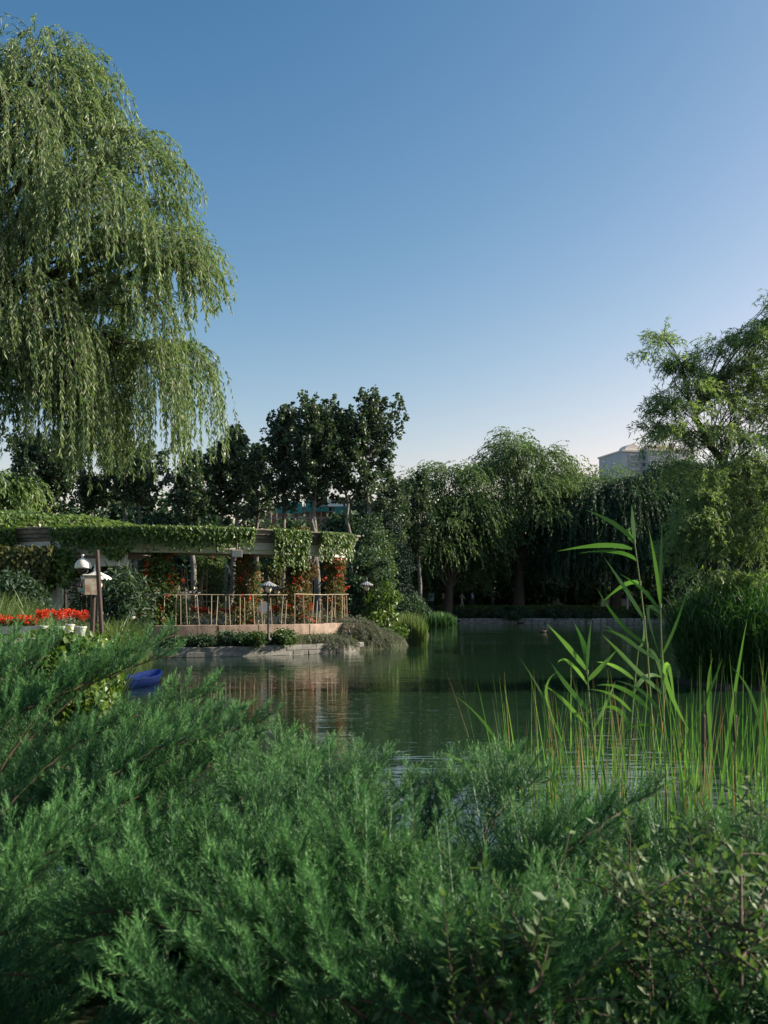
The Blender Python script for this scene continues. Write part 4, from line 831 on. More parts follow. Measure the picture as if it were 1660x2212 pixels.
def trailing(label, cx, cy, top, seed, n, rx, ry, drop):
    rng = rs(seed); t = thing('silver_trailing_bush', label, 'bush', (cx, cy, .6), 'silver trailing bushes at the terrace end'); g = G(); gt = G()
    a = rng.random(n) * 6.28; rr = np.sqrt(rng.random(n)); st = np.stack([cx + rx * rr * np.cos(a), cy + ry * rr * np.sin(a), top * (1 - .45 * rr ** 2)], 1); out = np.stack([np.cos(a), np.sin(a) - .3, 0 * a], 1)
    strand_leaves(g, gt, st, out, drop * (.5 + .7 * rng.random(n)), rng.normal(.5, .3, n), 2.2, .022, .09, .022, rng, K=7, spread=.9); g.obj('foliage', M['silver'], t); gt.obj('stem', M['twig'], t)
c = P(765, 1398, 50.5); trailing('silvery trailing bush spilling over the end of the stone wall', c[0], 50.8, 1.55, 481, 420, 1.0, .8, 1.0)
c = P(690, 1405, 47.6); trailing('low silvery trailing bush hanging to the water along the lower wall', c[0], 48.1, .8, 482, 420, 1.5, .6, .75)
c = P(806, 1400, 51.8); trailing('silvery trailing bush nearest the bright leafy sapling, hanging over bare earth', c[0], 52.0, .95, 487, 460, 1.1, 1.0, .9)
shrub('leafy_sapling', 'bright leafy sapling with upright shoots beside the silvery trailing bush', 832, 1262, 53.5, 42, 'ivy', 483, 46, 60, .22, .42, base=.4, LW=.5, stretch=1.0, p=.3)
grass_clump('sunlit reeds at the tip of the terrace bank standing in the water', 852, 921, 1318, 56.5, 1300, 484, 1.6, .55, 'grass', .04, 'reeds', -.05, (.02, .25), 'reeds in the lake', 'reeds')
grass_clump('dark reeds in the far inlet beyond the terrace tip', 905, 985, 1318, 92, 900, 485, 3, .6, 'reedbed', .07, 'reeds', .1, (.02, .25), 'reeds in the lake', 'reeds')
grass_clump('shaded low reeds behind the lone dark lamp', 800, 900, 1318, 70, 900, 486, 3, .5, 'reedbed', .06, 'reeds', .5, (.02, .3), 'reeds in the lake', 'reeds')

# ------------------------------------------------------------------ far bank: bushes, boards, bins, people, duck
rng = rs(500)
for i, (px, top, rad, lab) in enumerate(((1095, 1313, 60, 'wide juniper hedge bush overhanging the pale bank wall'), (1195, 1321, 38, 'juniper bush on the bank wall below the slender trunk'), (1270, 1325, 36, 'dark juniper bush on the bank wall near the bins'), (1010, 1320, 26, 'dark bush on the bank wall beside the low dark willow'), (1400, 1326, 44, 'dark low bush on the bank wall behind the tall reed stems'))):
    shrub('bank_bush', lab, px, top, 107, rad, 'bgleaf', 500 + i, 40, 90, .34, .6, base=.5, LW=.3, group='bushes on the far bank wall', stretch=.9, p=.3)
def board(label, px, py, wpx, hpx, Yd, mat, cat='sign board'):
    c = P(px, py, Yd); wd, hh = wpx / FP * Yd, hpx / FP * Yd; t = thing('notice_board', label, cat, (c[0], Yd, gz(c[0], Yd)), 'notice boards on the far bank')
    g = G(); box(g, c, (wd, .08, hh), 0, bev=.015); g.obj('panel', M[mat], t); zb = gz(c[0], Yd)
    for s in (-1, 1): g = G(); tube(g, [(c[0] + s * wd * .42, Yd + .05, zb - .2), (c[0] + s * wd * .42, Yd + .05, c[2] + hh * .5)], .05, 6); g.obj('leg', M['steel'], t)
    g = G(); box(g, c + (0, 0, hh / 2 + .05), (wd + .16, .14, .07), 0, bev=.015); g.obj('top_rail', M['steel'], t)
board('blue and white notice board under the low dark willow', 931, 1290, 14, 17, 108, 'signblue'); board('tan notice board between the low willow and the broad one', 964, 1288, 17, 13, 109, 'signtan'); board('tan notice board behind the white bins', 1318, 1290, 18, 13, 111, 'signtan')
def bin_(label, px, mat):
    c = P(px, 1313, 109.5); b = (c[0], c[1], gz(c[0], c[1])); t = thing('litter_bin', label, 'bin', b, 'bins on the far lawn'); g = G(); box(g, np.array(b) + (0, 0, .42), (1.05, .7, .84), 0, taper=1.05, bev=.03); g.obj('body', M[mat], t)
    g = G(); box(g, np.array(b) + (0, 0, .87), (1.14, .78, .07), 0, bev=.02); g.obj('lid', M['render'], t)
bin_('tan bin box at the end of the row on the far lawn', 1308, 'signtan'); bin_('white bin box in the middle of the row on the far lawn', 1328, 'white'); bin_('white bin box closest to the standing pale lamp post', 1346, 'render')
t = thing('bollard_light', 'thin pale blue post standing beside the white bins', 'post', (P(1356, 0, 108)[0], 108, gz(P(1356, 0, 108)[0], 108)))
g = G(); L0 = np.array(t.location); lathe(g, [(.09, -.1), (.09, 1.25), (.07, 1.3)], L0, 12); g.obj('post', M['towershade_postgrey'], t); g = G(); lathe(g, [(.07, 1.3), (.13, 1.36), (.13, 1.5), (.001, 1.6)], L0, 12); g.obj('cap', M['white'], t)
def person(label, px, Yd, face, top, legs, hat=None, seed=1, stride=.25, arm=.15, hold=None):
    rng = rs(seed); x = P(px, 0, Yd)[0]; b = gz(x, Yd)
    J = {'pelvis': (0, 0, .93), 'belly': (0, 0, 1.08), 'chest': (0, 0, 1.30), 'neck': (0, 0, 1.45), 'chin': (.015, 0, 1.53), 'head': (.01, 0, 1.62),
         'hipl': (.01, .09, .88), 'kneel': (stride * .55, .09, .49), 'ankl': (stride * .8, .09, .08), 'toel': (stride * .8 + .16, .1, .03),
         'hipr': (.0, -.09, .88), 'kneer': (-stride * .1, -.09, .48), 'ankr': (-stride * .85, -.09, .10), 'toer': (-stride * .85 + .16, -.1, .03),
         'shl': (0, .19, 1.39), 'ell': (-arm, .24, 1.13), 'wrl': (-arm * .4 + .05, .25, .88), 'hal': (.02, .25, .79),
         'shr': (0, -.19, 1.39), 'elr': (arm, -.24, 1.13), 'wrr': (arm + .12, -.24, .93), 'har': (arm + .18, -.23, .86)}
    rad = dict(pelvis=.145, belly=.13, chest=.15, neck=.06, chin=.075, head=.105, hipl=.095, kneel=.065, ankl=.045, toel=.035, hipr=.095, kneer=.065, ankr=.045, toer=.035, shl=.065, ell=.048, wrl=.034, hal=.035, shr=.065, elr=.048, wrr=.034, har=.035)
    E = [('pelvis', 'belly'), ('belly', 'chest'), ('chest', 'neck'), ('neck', 'chin'), ('chin', 'head'), ('pelvis', 'hipl'), ('hipl', 'kneel'), ('kneel', 'ankl'), ('ankl', 'toel'), ('pelvis', 'hipr'), ('hipr', 'kneer'), ('kneer', 'ankr'), ('ankr', 'toer'),
         ('chest', 'shl'), ('shl', 'ell'), ('ell', 'wrl'), ('wrl', 'hal'), ('chest', 'shr'), ('shr', 'elr'), ('elr', 'wrr'), ('wrr', 'har')]
    ks = list(J); me = bpy.data.meshes.new('person'); me.from_pydata([J[k] for k in ks], [(ks.index(a), ks.index(c)) for a, c in E], [])
    o = bpy.data.objects.new('person', me); COL.objects.link(o); sk = o.modifiers.new('skin', 'SKIN')
    for i, k in enumerate(ks): me.skin_vertices[0].data[i].radius = (rad[k],) * 2
    me.skin_vertices[0].data[0].use_root = True; sb = o.modifiers.new('sub', 'SUBSURF'); sb.levels = 1; sb.render_levels = 1
    dg = bpy.context.evaluated_depsgraph_get(); m2 = bpy.data.meshes.new_from_object(o.evaluated_get(dg)); o.modifiers.clear(); o.data = m2; m2.materials.clear()
    for q in (M['skin'], top, legs, M['hair'], M['iron']): m2.materials.append(q)
    for f in m2.polygons:
        c = f.center; f.use_smooth = True
        f.material_index = 4 if c.z < .09 else 2 if c.z < .95 and abs(c.y) < .2 else 3 if (c.z > 1.62 or (c.z > 1.52 and c.x < -.03)) else 0 if c.z > 1.45 or (c.z < 1.0 and abs(c.y) > .19) else 1
    o.location = (x, Yd, b); o.rotation_euler = (0, 0, face); tag(o, label, 'person', 'people walking on the far bank')
    if hat is not None:
        g = G(); lathe(g, [(.26, 1.63), (.24, 1.66), (.13, 1.68), (.12, 1.75), (.07, 1.79), (.001, 1.8)], (0, 0, 0), 16); h = g.obj('hat', hat); h.parent = o
    return o
def cloth(n, c): M[n] = solid(n, c, tuple(q * .8 for q in c), .85, 12); return M[n]
cW, cB, cD, cG, cP = cloth('white cotton', (.7, .7, .68)), cloth('light blue cotton', (.32, .42, .52)), cloth('dark cotton', (.04, .04, .05)), cloth('grey cotton', (.28, .28, .28)), cloth('pale print cotton', (.45, .40, .38))
person('person in white with a white sun hat walking by the inlet reeds', 873, 101, R(200), cW, cG, cW, 1); person('person in pale printed dress walking under the broad willow', 998, 108.8, R(20), cP, cP, None, 2, .3)
person('person in a light blue shirt and dark trousers under the broad willow', 1021, 108.7, R(-40), cB, cD, None, 3, .12); person('person in dark clothes with a straw hat near the forked trunk', 1066, 108.9, R(160), cD, cD, M['signtan'], 4, .3)
person('person in white top standing by the white bins', 1359, 108.8, R(-90), cW, cG, None, 5, .05); person('person in dark trousers and white shirt behind the tall reed stems', 1466, 108.7, R(180), cG, cD, None, 6, .2)
# duck
c = P(1173, 1367, 76); me = G()
def ellip(g, c, r, n=14, m=9, var=.5, mi=0, tap=0.):
    V = [];
    for i in range(m + 1):
        th = math.pi * i / m
        for j in range(n):
            ph = 2 * math.pi * j / n; x = -math.cos(th); s = math.sin(th); V.append((c[0] + r[0] * x, c[1] + r[1] * s * math.cos(ph) * (1 + tap * x), c[2] + r[2] * s * math.sin(ph) * (1 + tap * x)))
    g.add(V, [(i * n + j, i * n + (j + 1) % n, (i + 1) * n + (j + 1) % n, (i + 1) * n + j) for i in range(m) for j in range(n)], var, mi)
M['duck'] = solid('brown duck plumage', (.12, .085, .055), (.05, .04, .03), .8, 14)
t = thing('duck', 'small brown duck swimming on the open dark water', 'duck', (c[0], c[1], 0)); g = G(); b = np.array([c[0], c[1], 0.])
prof = [(-.36, .12, .01), (-.30, .10, .05), (-.18, .08, .12), (0, .07, .15), (.14, .08, .13), (.22, .12, .08), (.25, .2, .05), (.26, .28, .045), (.28, .33, .065), (.32, .34, .06), (.37, .335, .02), (.43, .32, .018), (.46, .31, .005)]
tube(g, [b + (x, 0, z) for x, z, r in prof], [r for x, z, r in prof], 12); g.obj('body', M['duck'], t, smooth=True)

# ------------------------------------------------------------------ buildings
def facade(t, x0, x1, yv, z0, z1, cols, rows, ww, wh, frame='wframe', inset=.12, sill=True):
    for r in range(rows):
        for c in range(cols):
            cx = x0 + (x1 - x0) * (c + .5) / cols; cz = z0 + (z1 - z0) * (r + .55) / rows; g = G(); f = .07
            for dx in (-ww / 2, 0, ww / 2): box(g, (cx + dx, yv - .03, cz), (f, .12, wh))
            for dz in (-wh / 2, wh * .2, wh / 2): box(g, (cx, yv - .033, cz + dz), (ww + f, .11, f))
            if sill: box(g, (cx, yv - .08, cz - wh / 2 - .07), (ww + .25, .22, .07))
            fo = g.obj('window', M[frame], t); g = G(); box(g, (cx, yv + .0, cz), (ww, .04, wh)); o = g.obj('pane', M['glass'] if (c + r) % 3 else M['bluegl'], t); o.parent = fo; o.location = (0, 0, 0)
b0 = gz(22, 128)
t = thing('house', 'pale rendered house with white framed windows behind the slender trunk', 'house', (21.5, 128, b0)); g = G(); box(g, (21.5, 132, b0 + 3.6), (8.4, 8, 7.6)); g.obj('wall', M['render'], t)
g = G(); box(g, (21.5, 132, b0 + 7.55), (9.2, 8.8, .35), bev=.05); g.obj('roof', M['concrete'], t); facade(t, 17.5, 25.5, 127.97, b0 + .2, b0 + 6.8, 3, 2, 1.7, 1.6)
t = thing('house', 'long flat roofed house with pale wall panels behind the leaning young willow', 'house', (43, 134, b0)); g = G(); box(g, (43, 138.5, b0 + 4.2), (28, 9, 8.8)); g.obj('wall', M['render'], t)
g = G(); box(g, (43, 138.5, b0 + 8.75), (29, 10, .4), bev=.05); g.obj('roof', M['concrete'], t); facade(t, 29.5, 56.5, 133.97, b0 + .3, b0 + 8, 9, 2, 1.8, 2.0)
for k in range(10): g = G(); box(g, (29 + k * 3.08, 133.9, b0 + 4.2), (.35, .3, 8.7)); g.obj('pilaster', M['concrete'], t)
# tower block
YT = 300.; 
def tx(px): return P(px + 42, 0, YT)[0]
def tz(py): return P(0, py, YT)[2]
t = thing('apartment_tower', 'beige apartment tower with an arched roof crown above the far willows', 'apartment building', (tx(1370), YT, gz(tx(1370), YT))); t.rotation_euler = (0, 0, R(13))
g = G(); zt_ = tz(977); box(g, ((tx(1297) + tx(1352)) / 2, YT + 8, zt_ / 2), (tx(1352) - tx(1297), 16, zt_)); box(g, ((tx(1350) + tx(1398)) / 2, YT + 5.5, tz(975) / 2), (tx(1398) - tx(1350), 15, tz(975))); g.obj('wall', M['towershade_postgrey'], t)
g = G(); box(g, ((tx(1397) + tx(1460)) / 2, YT + 9, tz(972) / 2), (tx(1460) - tx(1397), 22, tz(972))); box(g, ((tx(1373) + tx(1428)) / 2, YT + 10, (tz(961) + 40) / 2), (tx(1428) - tx(1373), 12, tz(961) - 40)); g.obj('stair_block', M['tower'], t)
g = G()
for (a, b, z, yv) in ((1295, 1353, 976, 0), (1349, 1399, 974, -2.2), (1396, 1462, 971, -2.2), (1372, 1429, 960, 3.8)): box(g, ((tx(a) + tx(b)) / 2, YT + 8 + yv / 2, tz(z)), (tx(b) - tx(a), 17 if yv > -1 else 19, .5))
g.obj('parapet', M['tower'], t)
g = G(); cx, cz, r = tx(1323), tz(977), 2.6; a = np.linspace(0, math.pi, 19); V = []
for yv in (YT + .5, YT + 5): V += [(cx + r * math.cos(q), yv, cz + r * .9 * math.sin(q)) for q in a]
g.add(V, [tuple(range(19)), tuple(range(37, 18, -1))] if False else [tuple(range(19))]); g.add(V, [(i, i + 1, i + 20, i + 19) for i in range(18)]); g.add(V, [tuple(range(37, 18, -1))]); g.obj('arch', M['tower'], t)
g = G(); box(g, (tx(1402), YT + 9, tz(957)), (3.2, 3, .4)); tube(g, [(tx(1396), YT + 9, tz(961)), (tx(1396), YT + 9, tz(953))], .18, 6); box(g, (tx(1410), YT + 9, tz(957.5)), (1.4, 2, 1)); g.obj('roof_equipment', M['iron'], t)
for (a, b, y0, y1, yv) in ((1313, 1332, 985, 994, -.1), (1333, 1351, 985, 994, -.1), (1354, 1371, 981, 990, -2.1), (1374, 1394, 978, 987, -2.1), (1313, 1351, 1000, 1009, -.1), (1354, 1394, 998, 1007, -2.1), (1402, 1418, 985, 993, -2.1), (1313, 1351, 1016, 1025, -.1), (1354, 1394, 1015, 1024, -2.1)):
    xa, xb, za, zb = tx(a), tx(b), tz(y1), tz(y0); g = G(); n = max(2, int((xb - xa) / 1.1))
    for k in range(n + 1): box(g, (xa + (xb - xa) * k / n, YT + yv - .1, (za + zb) / 2), (.12, .25, zb - za))
    for z in (za, zb): box(g, ((xa + xb) / 2, YT + yv - .12, z), (xb - xa + .3, .3, .16))
    f = g.obj('window', M['wframe'], t); g = G(); box(g, ((xa + xb) / 2, YT + yv - .02, (za + zb) / 2), (xb - xa, .1, zb - za)); o = g.obj('pane', M['bluegl'], t); o.parent = f; o.location = (0, 0, 0)
# scaffolded block behind the poplars
YS = 132.; b0 = gz(-8, YS)
def sx(px): return P(px, 0, YS)[0]
def sz(py): return P(0, py, YS)[2]
t = thing('scaffolded_building', 'low block wrapped in scaffold and green safety net behind the pale poplar trunks', 'building', (sx(690), YS, b0)); g = G()
box(g, (sx(690), YS + 6, (sz(1092) + b0) / 2), (sx(805) - sx(560), 10, sz(1092) - b0)); g.obj('wall', M['brickred'], t)
g = G(); box(g, (sx(745), YS + 3, sz(1088)), (sx(812) - sx(690), 8, .9)); box(g, (sx(630), YS + 3, sz(1093)), (2.2, 4, 1.6)); g.obj('roof', M['white'], t)
g = G()
for px in range(575, 812, 12): tube(g, [(sx(px), YS - .6, b0), (sx(px), YS - .6, sz(1074))], .06, 5)
for py in (1078, 1092, 1106, 1120, 1135): tube(g, [(sx(570), YS - .66, sz(py)), (sx(812), YS - .66, sz(py))], .06, 5)
g.obj('scaffold', M['render'], t)
for (a, b, u, v) in ((600, 655, 1086, 1110), (662, 712, 1080, 1106), (722, 752, 1088, 1112), (756, 806, 1090, 1116)):
    g = G(); n = 10; xx = np.linspace(sx(a), sx(b), n); rg = rs(a); yy = YS - .95 + rg.normal(0, .06, n); V = np.concatenate([np.stack([xx, yy, 0 * xx + sz(u)], 1), np.stack([xx, yy + .05, 0 * xx + sz(v)], 1), np.stack([xx, yy + .03, 0 * xx + sz(u)], 1)])
    g.add(V, [(i, i + 1, n + i + 1, n + i) for i in range(n - 1)], rg.random()); g.obj('safety_net', M['net'], t)

# ------------------------------------------------------------------ blue boat
t = thing('rowing_boat', 'small bright blue plastic rowing boat floating beside the juniper', 'boat', (-7.5, 30.0, 0)); t.rotation_euler = (0, 0, R(-16)); t.scale = (.9, .85, .55)
def hull(g, L, W, H, s, ztop, n=16):
    pass
g = G(); K = 17; us = np.linspace(0, 1, K); rings = []
prof = [(.0, -.10), (.45, -.09), (.60, .0), (.66, .10), (.74, .11), (.78, .22), (.86, .23), (.90, .38), (1.0, .40), (1.0, .45), (.86, .45), (.80, .36), (.70, .12), (.5, .05), (.0, .04)]
for u in us:
    wd = .60 * min(1, .84 + .5 * u) * (1 - max(0, (u - .45) / .55) ** 2.4) ** .6 if u < 1 else .03; wd = max(wd, .06); y = -1.45 + 3.1 * u; lift = .0 + .24 * max(0, (u - .5) / .5) ** 2 + .05 * max(0, (.12 - u) / .12)
    half = [(wd * a, y, z + lift * (.4 + .6 * min(1, max(0, z) / .45))) for a, z in prof]; rings.append([(-x, yy, z) for x, yy, z in half[::-1]] + half)
V = np.array(rings); m = V.shape[1]; V = V.reshape(-1, 3); idx = lambda k, i: k * m + i
g.add(V, [(idx(k, i), idx(k, i + 1), idx(k + 1, i + 1), idx(k + 1, i)) for k in range(K - 1) for i in range(m - 1)])
for k in (0, K - 1):
    half = 15; f = []
    for i in range(14):
        pass
    cpt = V[k * m:(k + 1) * m]; lo = [j for j in range(m)]; g.add(np.concatenate([cpt[5:25], [cpt[5:25].mean(0)]]), [(i, i + 1, 20) for i in range(19)] + [(19, 0, 20)])
o = g.obj('hull', M['bluepl'], None); o.parent = t
for y in (-.8, .35): g = G(); box(g, (0, y, .30), (.98 if y < 0 else .92, .26, .04), bev=.012); o = g.obj('seat', M['bluepl'], None); o.parent = t
g = G(); box(g, (0, -1.46, .24), (.92, .05, .40), bev=.012); o = g.obj('transom', M['bluepl'], None); o.parent = t

# ------------------------------------------------------------------ tall reed islet
ic = P(1610, 1495, 30.5)
t = thing('reed_islet', 'dense tall green reeds on a small islet in the lake', 'reeds', (ic[0], 30.5, 0)); g = G(); rng = rs(601)
a = np.linspace(0, 6.283, 40, endpoint=False); ra = 1 + .08 * np.sin(a * 5) + .05 * np.sin(a * 11); V = np.concatenate([np.stack([ic[0] + 2.0 * ra * np.cos(a), 30.5 + 2.4 * ra * np.sin(a), 0 * a - .25], 1), np.stack([ic[0] + 1.8 * ra * np.cos(a), 30.5 + 2.15 * ra * np.sin(a), 0 * a + .13], 1), [[ic[0], 30.5, .2]]])
i = np.arange(40); j = (i + 1) % 40; g.add(V, np.stack([i, j, j + 40, i + 40], 1)); g.add(V, np.stack([i + 40, j + 40, np.full(40, 80)], 1)); g.obj('mound', M['soil'], t)
g = G(); n = 2600; a = rng.random(n) * 6.283; r = np.sqrt(rng.random(n)); x = ic[0] + 1.85 * r * np.cos(a); y = 30.5 + 2.2 * r * np.sin(a); b = np.stack([x, y, 0 * x], 1)
h = 3.25 * (1 - .42 * r ** 2.5) * (.72 + .32 * rng.random(n)); lx = np.stack([np.cos(a) * r + rng.normal(0, .35, n), np.sin(a) * r + rng.normal(0, .35, n)], 1)
stm = blades(g, b, h, lx, .12 + .12 * rng.random(n), .014 + .006 * rng.random(n), rng)
rep = np.repeat(np.arange(n), 8); t_ = .12 + .88 * np.tile(np.linspace(0, 1, 8), n); k = np.minimum((t_ * 5).astype(int), 4); fr = (t_ * 5 - k)[:, None]; q = stm[rep, k] * (1 - fr) + stm[rep, np.minimum(k + 1, 5)] * fr
aa = rng.random(len(rep)) * 6.283; blades(g, q, .38 + .3 * rng.random(len(rep)), np.stack([np.cos(aa), np.sin(aa)], 1) + lx[rep] * .3, .35 + .7 * rng.random(len(rep)), .022 + .014 * rng.random(len(rep)), rng, K=6)
g.obj('foliage', M['reedbed'], t)

# ------------------------------------------------------------------ near reeds by the junipers
def seg_leaf(g, pts, wd, rng, Yd, var=None, gtip=None, K=12, dz=0.):
    """one arched blade through three or four positions"""
    q = [P(x, y, Yd + dz * i) for i, (x, y) in enumerate(pts)]
    if len(q) == 2: q = [q[0], (q[0] + q[1]) / 2 + np.array([0, 0, .03]), q[1]]
    if len(q) == 3: c = 2 * q[1] - (q[0] + q[2]) / 2; L = bez(q[0], c, q[2], K)
    else:
        s = np.linspace(0, len(q) - 1, K); L = np.stack([np.interp(s, range(len(q)), [w_[i] for w_ in q]) for i in range(3)], 1); L[1:-1] = (L[:-2] + 2 * L[1:-1] + L[2:]) / 4
    u = np.linspace(0, 1, K); W = wd * np.clip(np.minimum(.45 + u * 3, (1 - u) * 2.1 + .03), 0, 1)
    T = unit(np.gradient(L, axis=0)); vd = np.array([rng.uniform(-.5, .5), 1, rng.uniform(-.2, .5)]); S = unit(np.cross(T, vd))
    strips(g, L[None], W[None], S[None], np.clip(np.full((1, K), rng.random() if var is None else var), 0, 1))
def reed(label, Yd, stem, lv, seed, wd=.023):
    rng = rs(seed); b = P(*stem[0], Yd); t = thing('tall_reed', label, 'reed', (b[0], Yd, 0), 'tall reeds by the junipers'); g = G(); pts = [b * (1, 1, 0) + (.02, 0, -.3)] + [P(x, y, Yd) for x, y in stem]
    tube(g, pts, np.linspace(.0065, .003, len(pts)), 7, .5)
    for p in pts[2:]: tube(g, [p - (0, 0, .012), p + (0, 0, .012)], .0072, 7, .9)
    g.obj('stem', M['stem'], t, smooth=True)
    for q in lv: g = G(); seg_leaf(g, q, wd * rng.uniform(.8, 1.2), rng, Yd, dz=rng.uniform(-.08, .08)); g.obj('leaf', M['reed'], t)
reed('tallest reed with long leaves stretched sideways over the lake', 5.7, [(1418, 1700), (1414, 1639), (1398, 1393), (1392, 1335), (1383, 1259), (1371, 1169)],
     [[(1371, 1172), (1368, 1130), (1365, 1089)], [(1370, 1169), (1325, 1130), (1262, 1100)], [(1366, 1186), (1300, 1178), (1204, 1191)], [(1378, 1212), (1330, 1192), (1252, 1195)], [(1384, 1264), (1352, 1262), (1298, 1305)], [(1372, 1174), (1357, 1150), (1366, 1140)], [(1393, 1340), (1350, 1270), (1305, 1204)], [(1398, 1393), (1340, 1345), (1290, 1270)], [(1400, 1400), (1425, 1440), (1445, 1540)], [(1405, 1480), (1350, 1420), (1300, 1370)], [(1408, 1540), (1350, 1490), (1290, 1480)]], 611)
reed('second tall reed with two upright top blades close to the tallest one', 5.5, [(1440, 1720), (1436, 1594), (1430, 1415), (1427, 1308)],
     [[(1427, 1308), (1418, 1230), (1401, 1138)], [(1427, 1306), (1428, 1230), (1431, 1120)], [(1430, 1416), (1460, 1350), (1484, 1276)], [(1428, 1330), (1395, 1280), (1340, 1240)], [(1429, 1330), (1400, 1318), (1424, 1412)], [(1431, 1420), (1450, 1500), (1500, 1595)], [(1432, 1430), (1380, 1400), (1300, 1345)], [(1433, 1470), (1445, 1440), (1462, 1560)], [(1434, 1500), (1380, 1450), (1330, 1395)], [(1435, 1560), (1395, 1500), (1330, 1470)]], 612)
reed('shorter reed with leaves spread like a fork nearest the open water', 5.4, [(1290, 1720), (1282, 1594), (1272, 1500), (1269, 1451)],
     [[(1268, 1448), (1230, 1400), (1182, 1348)], [(1268, 1446), (1262, 1395), (1240, 1345)], [(1269, 1446), (1272, 1395), (1278, 1340)], [(1270, 1470), (1300, 1440), (1332, 1405)], [(1271, 1480), (1230, 1430), (1205, 1432)], [(1276, 1540), (1225, 1480), (1190, 1430)], [(1280, 1580), (1310, 1520), (1330, 1470)], [(1281, 1590), (1225, 1520), (1175, 1480)]], 613)
reed('thin reed with drooping leaves leaning beside the second tall one', 5.9, [(1352, 1720), (1362, 1590), (1372, 1470), (1380, 1400)],
     [[(1380, 1400), (1340, 1372), (1300, 1360)], [(1380, 1402), (1392, 1375), (1388, 1330)], [(1372, 1470), (1330, 1440), (1290, 1430)], [(1368, 1500), (1400, 1460), (1440, 1470)], [(1366, 1540), (1320, 1500), (1265, 1490)], [(1363, 1580), (1330, 1530), (1280, 1540)]], 614)
rng = rs(620)
def cattails(label, px0, px1, n, seed, y0, y1, Yd, spread=.6, longs=()):
    rng = rs(seed); x0 = P((px0 + px1) / 2, 0, Yd)[0]; t = thing('cattail_clump', label, 'reeds', (x0, Yd, 0), 'cattail clumps by the junipers'); g = G(); gtp = G()
    cl_ = rng.uniform(px0, px1, max(4, n // 11))
    for i in range(n):
        yd = Yd + rng.uniform(-spread, spread); bx = cl_[rng.integers(0, len(cl_))] + rng.normal(0, 9); lean = rng.normal(0, 58); ty = y1 + (y0 - y1) * rng.random() ** 1.6
        b = P(bx, 0, yd) * (1, 1, 0) + (0, 0, -.2); e = P(bx + lean, ty, yd + rng.normal(0, .15)); m = (b + e) / 2 + np.array([-(e - b)[0] * .3, rng.normal(0, .06), .15]); L = bez(b, m, e, 12)
        wd = rng.uniform(.0065, .0145); u = np.linspace(0, 1, 12); W = wd * np.clip(np.minimum(1, (1 - u) * 2.6 + .06), 0, 1); a = rng.random() * 3.14; S = np.array([math.cos(a) * 1.0, math.sin(a), 0.])
        tw_ = .5 * u[:, None] * rng.normal(); Sx = unit(np.stack([S[0] * np.cos(tw_[:, 0]) - S[1] * np.sin(tw_[:, 0]), S[0] * np.sin(tw_[:, 0]) + S[1] * np.cos(tw_[:, 0]), 0 * u], 1))
        v = rng.random()
        if rng.random() < .2: strips(g, L[None, :10], W[None, :10], Sx[None, :10], np.full((1, 10), v)); strips(gtp, L[None, 9:], W[None, 9:], Sx[None, 9:], np.full((1, 3), v))
        elif rng.random() < .05: strips(gtp, L[None], W[None], Sx[None], np.full((1, 12), v))
        else: strips(g, L[None], W[None], Sx[None], np.full((1, 12), v))
    for q in longs: seg_leaf(g, q, .017, rng, Yd, dz=0)
    g.obj('blade', M['reed'], t)['kind'] = 'stuff'; gtp.obj('dry_tip', M['reedtip'], t)['kind'] = 'stuff'
    if seed in (632, 633):
        g = G(); px = 1588 if seed == 632 else 1520; p = P(px, 1560, Yd - .3); tube(g, [p - (0, 0, 1.6), p - (0, 0, .1), p + (0, 0, .16)], .004, 6, .2); tube(g, [p - (0, 0, .105), p - (0, 0, .1), p + (0, 0, .03), p + (0, 0, .04)], [.004, .012, .012, .004], 8); g.obj('seed_head', M['twig'], t)
cattails('upright cattail clump with dry orange tips at the open water edge', 1128, 1215, 80, 630, 1440, 1640, 5.6, .4, [[(1225, 1660), (1185, 1530), (1119, 1416)], [(1090, 1662), (1060, 1580), (985, 1503)], [(1030, 1670), (1000, 1645), (951, 1624)], [(1215, 1600), (1180, 1500), (1208, 1450)]])
cattails('cattail clump crowded around the stems of the tall reeds', 1225, 1450, 190, 631, 1430, 1640, 5.7, .6, [[(1320, 1640), (1250, 1620), (1350, 1680)], [(1440, 1600), (1400, 1565), (1330, 1590)]])
cattails('broad cattail clump in front of the reed islet', 1465, 1580, 110, 632, 1400, 1620, 5.5, .6, [[(1560, 1690), (1590, 1480), (1615, 1335)], [(1540, 1640), (1530, 1500), (1541, 1420)], [(1650, 1660), (1630, 1520), (1578, 1440)], [(1450, 1660), (1530, 1500), (1560, 1420)]])
cattails('cattail clump farthest from the tall reeds with long bent blades', 1590, 1760, 110, 633, 1400, 1620, 5.3, .6, [[(1640, 1690), (1645, 1560), (1660, 1430)], [(1600, 1690), (1640, 1540), (1658, 1480)]])

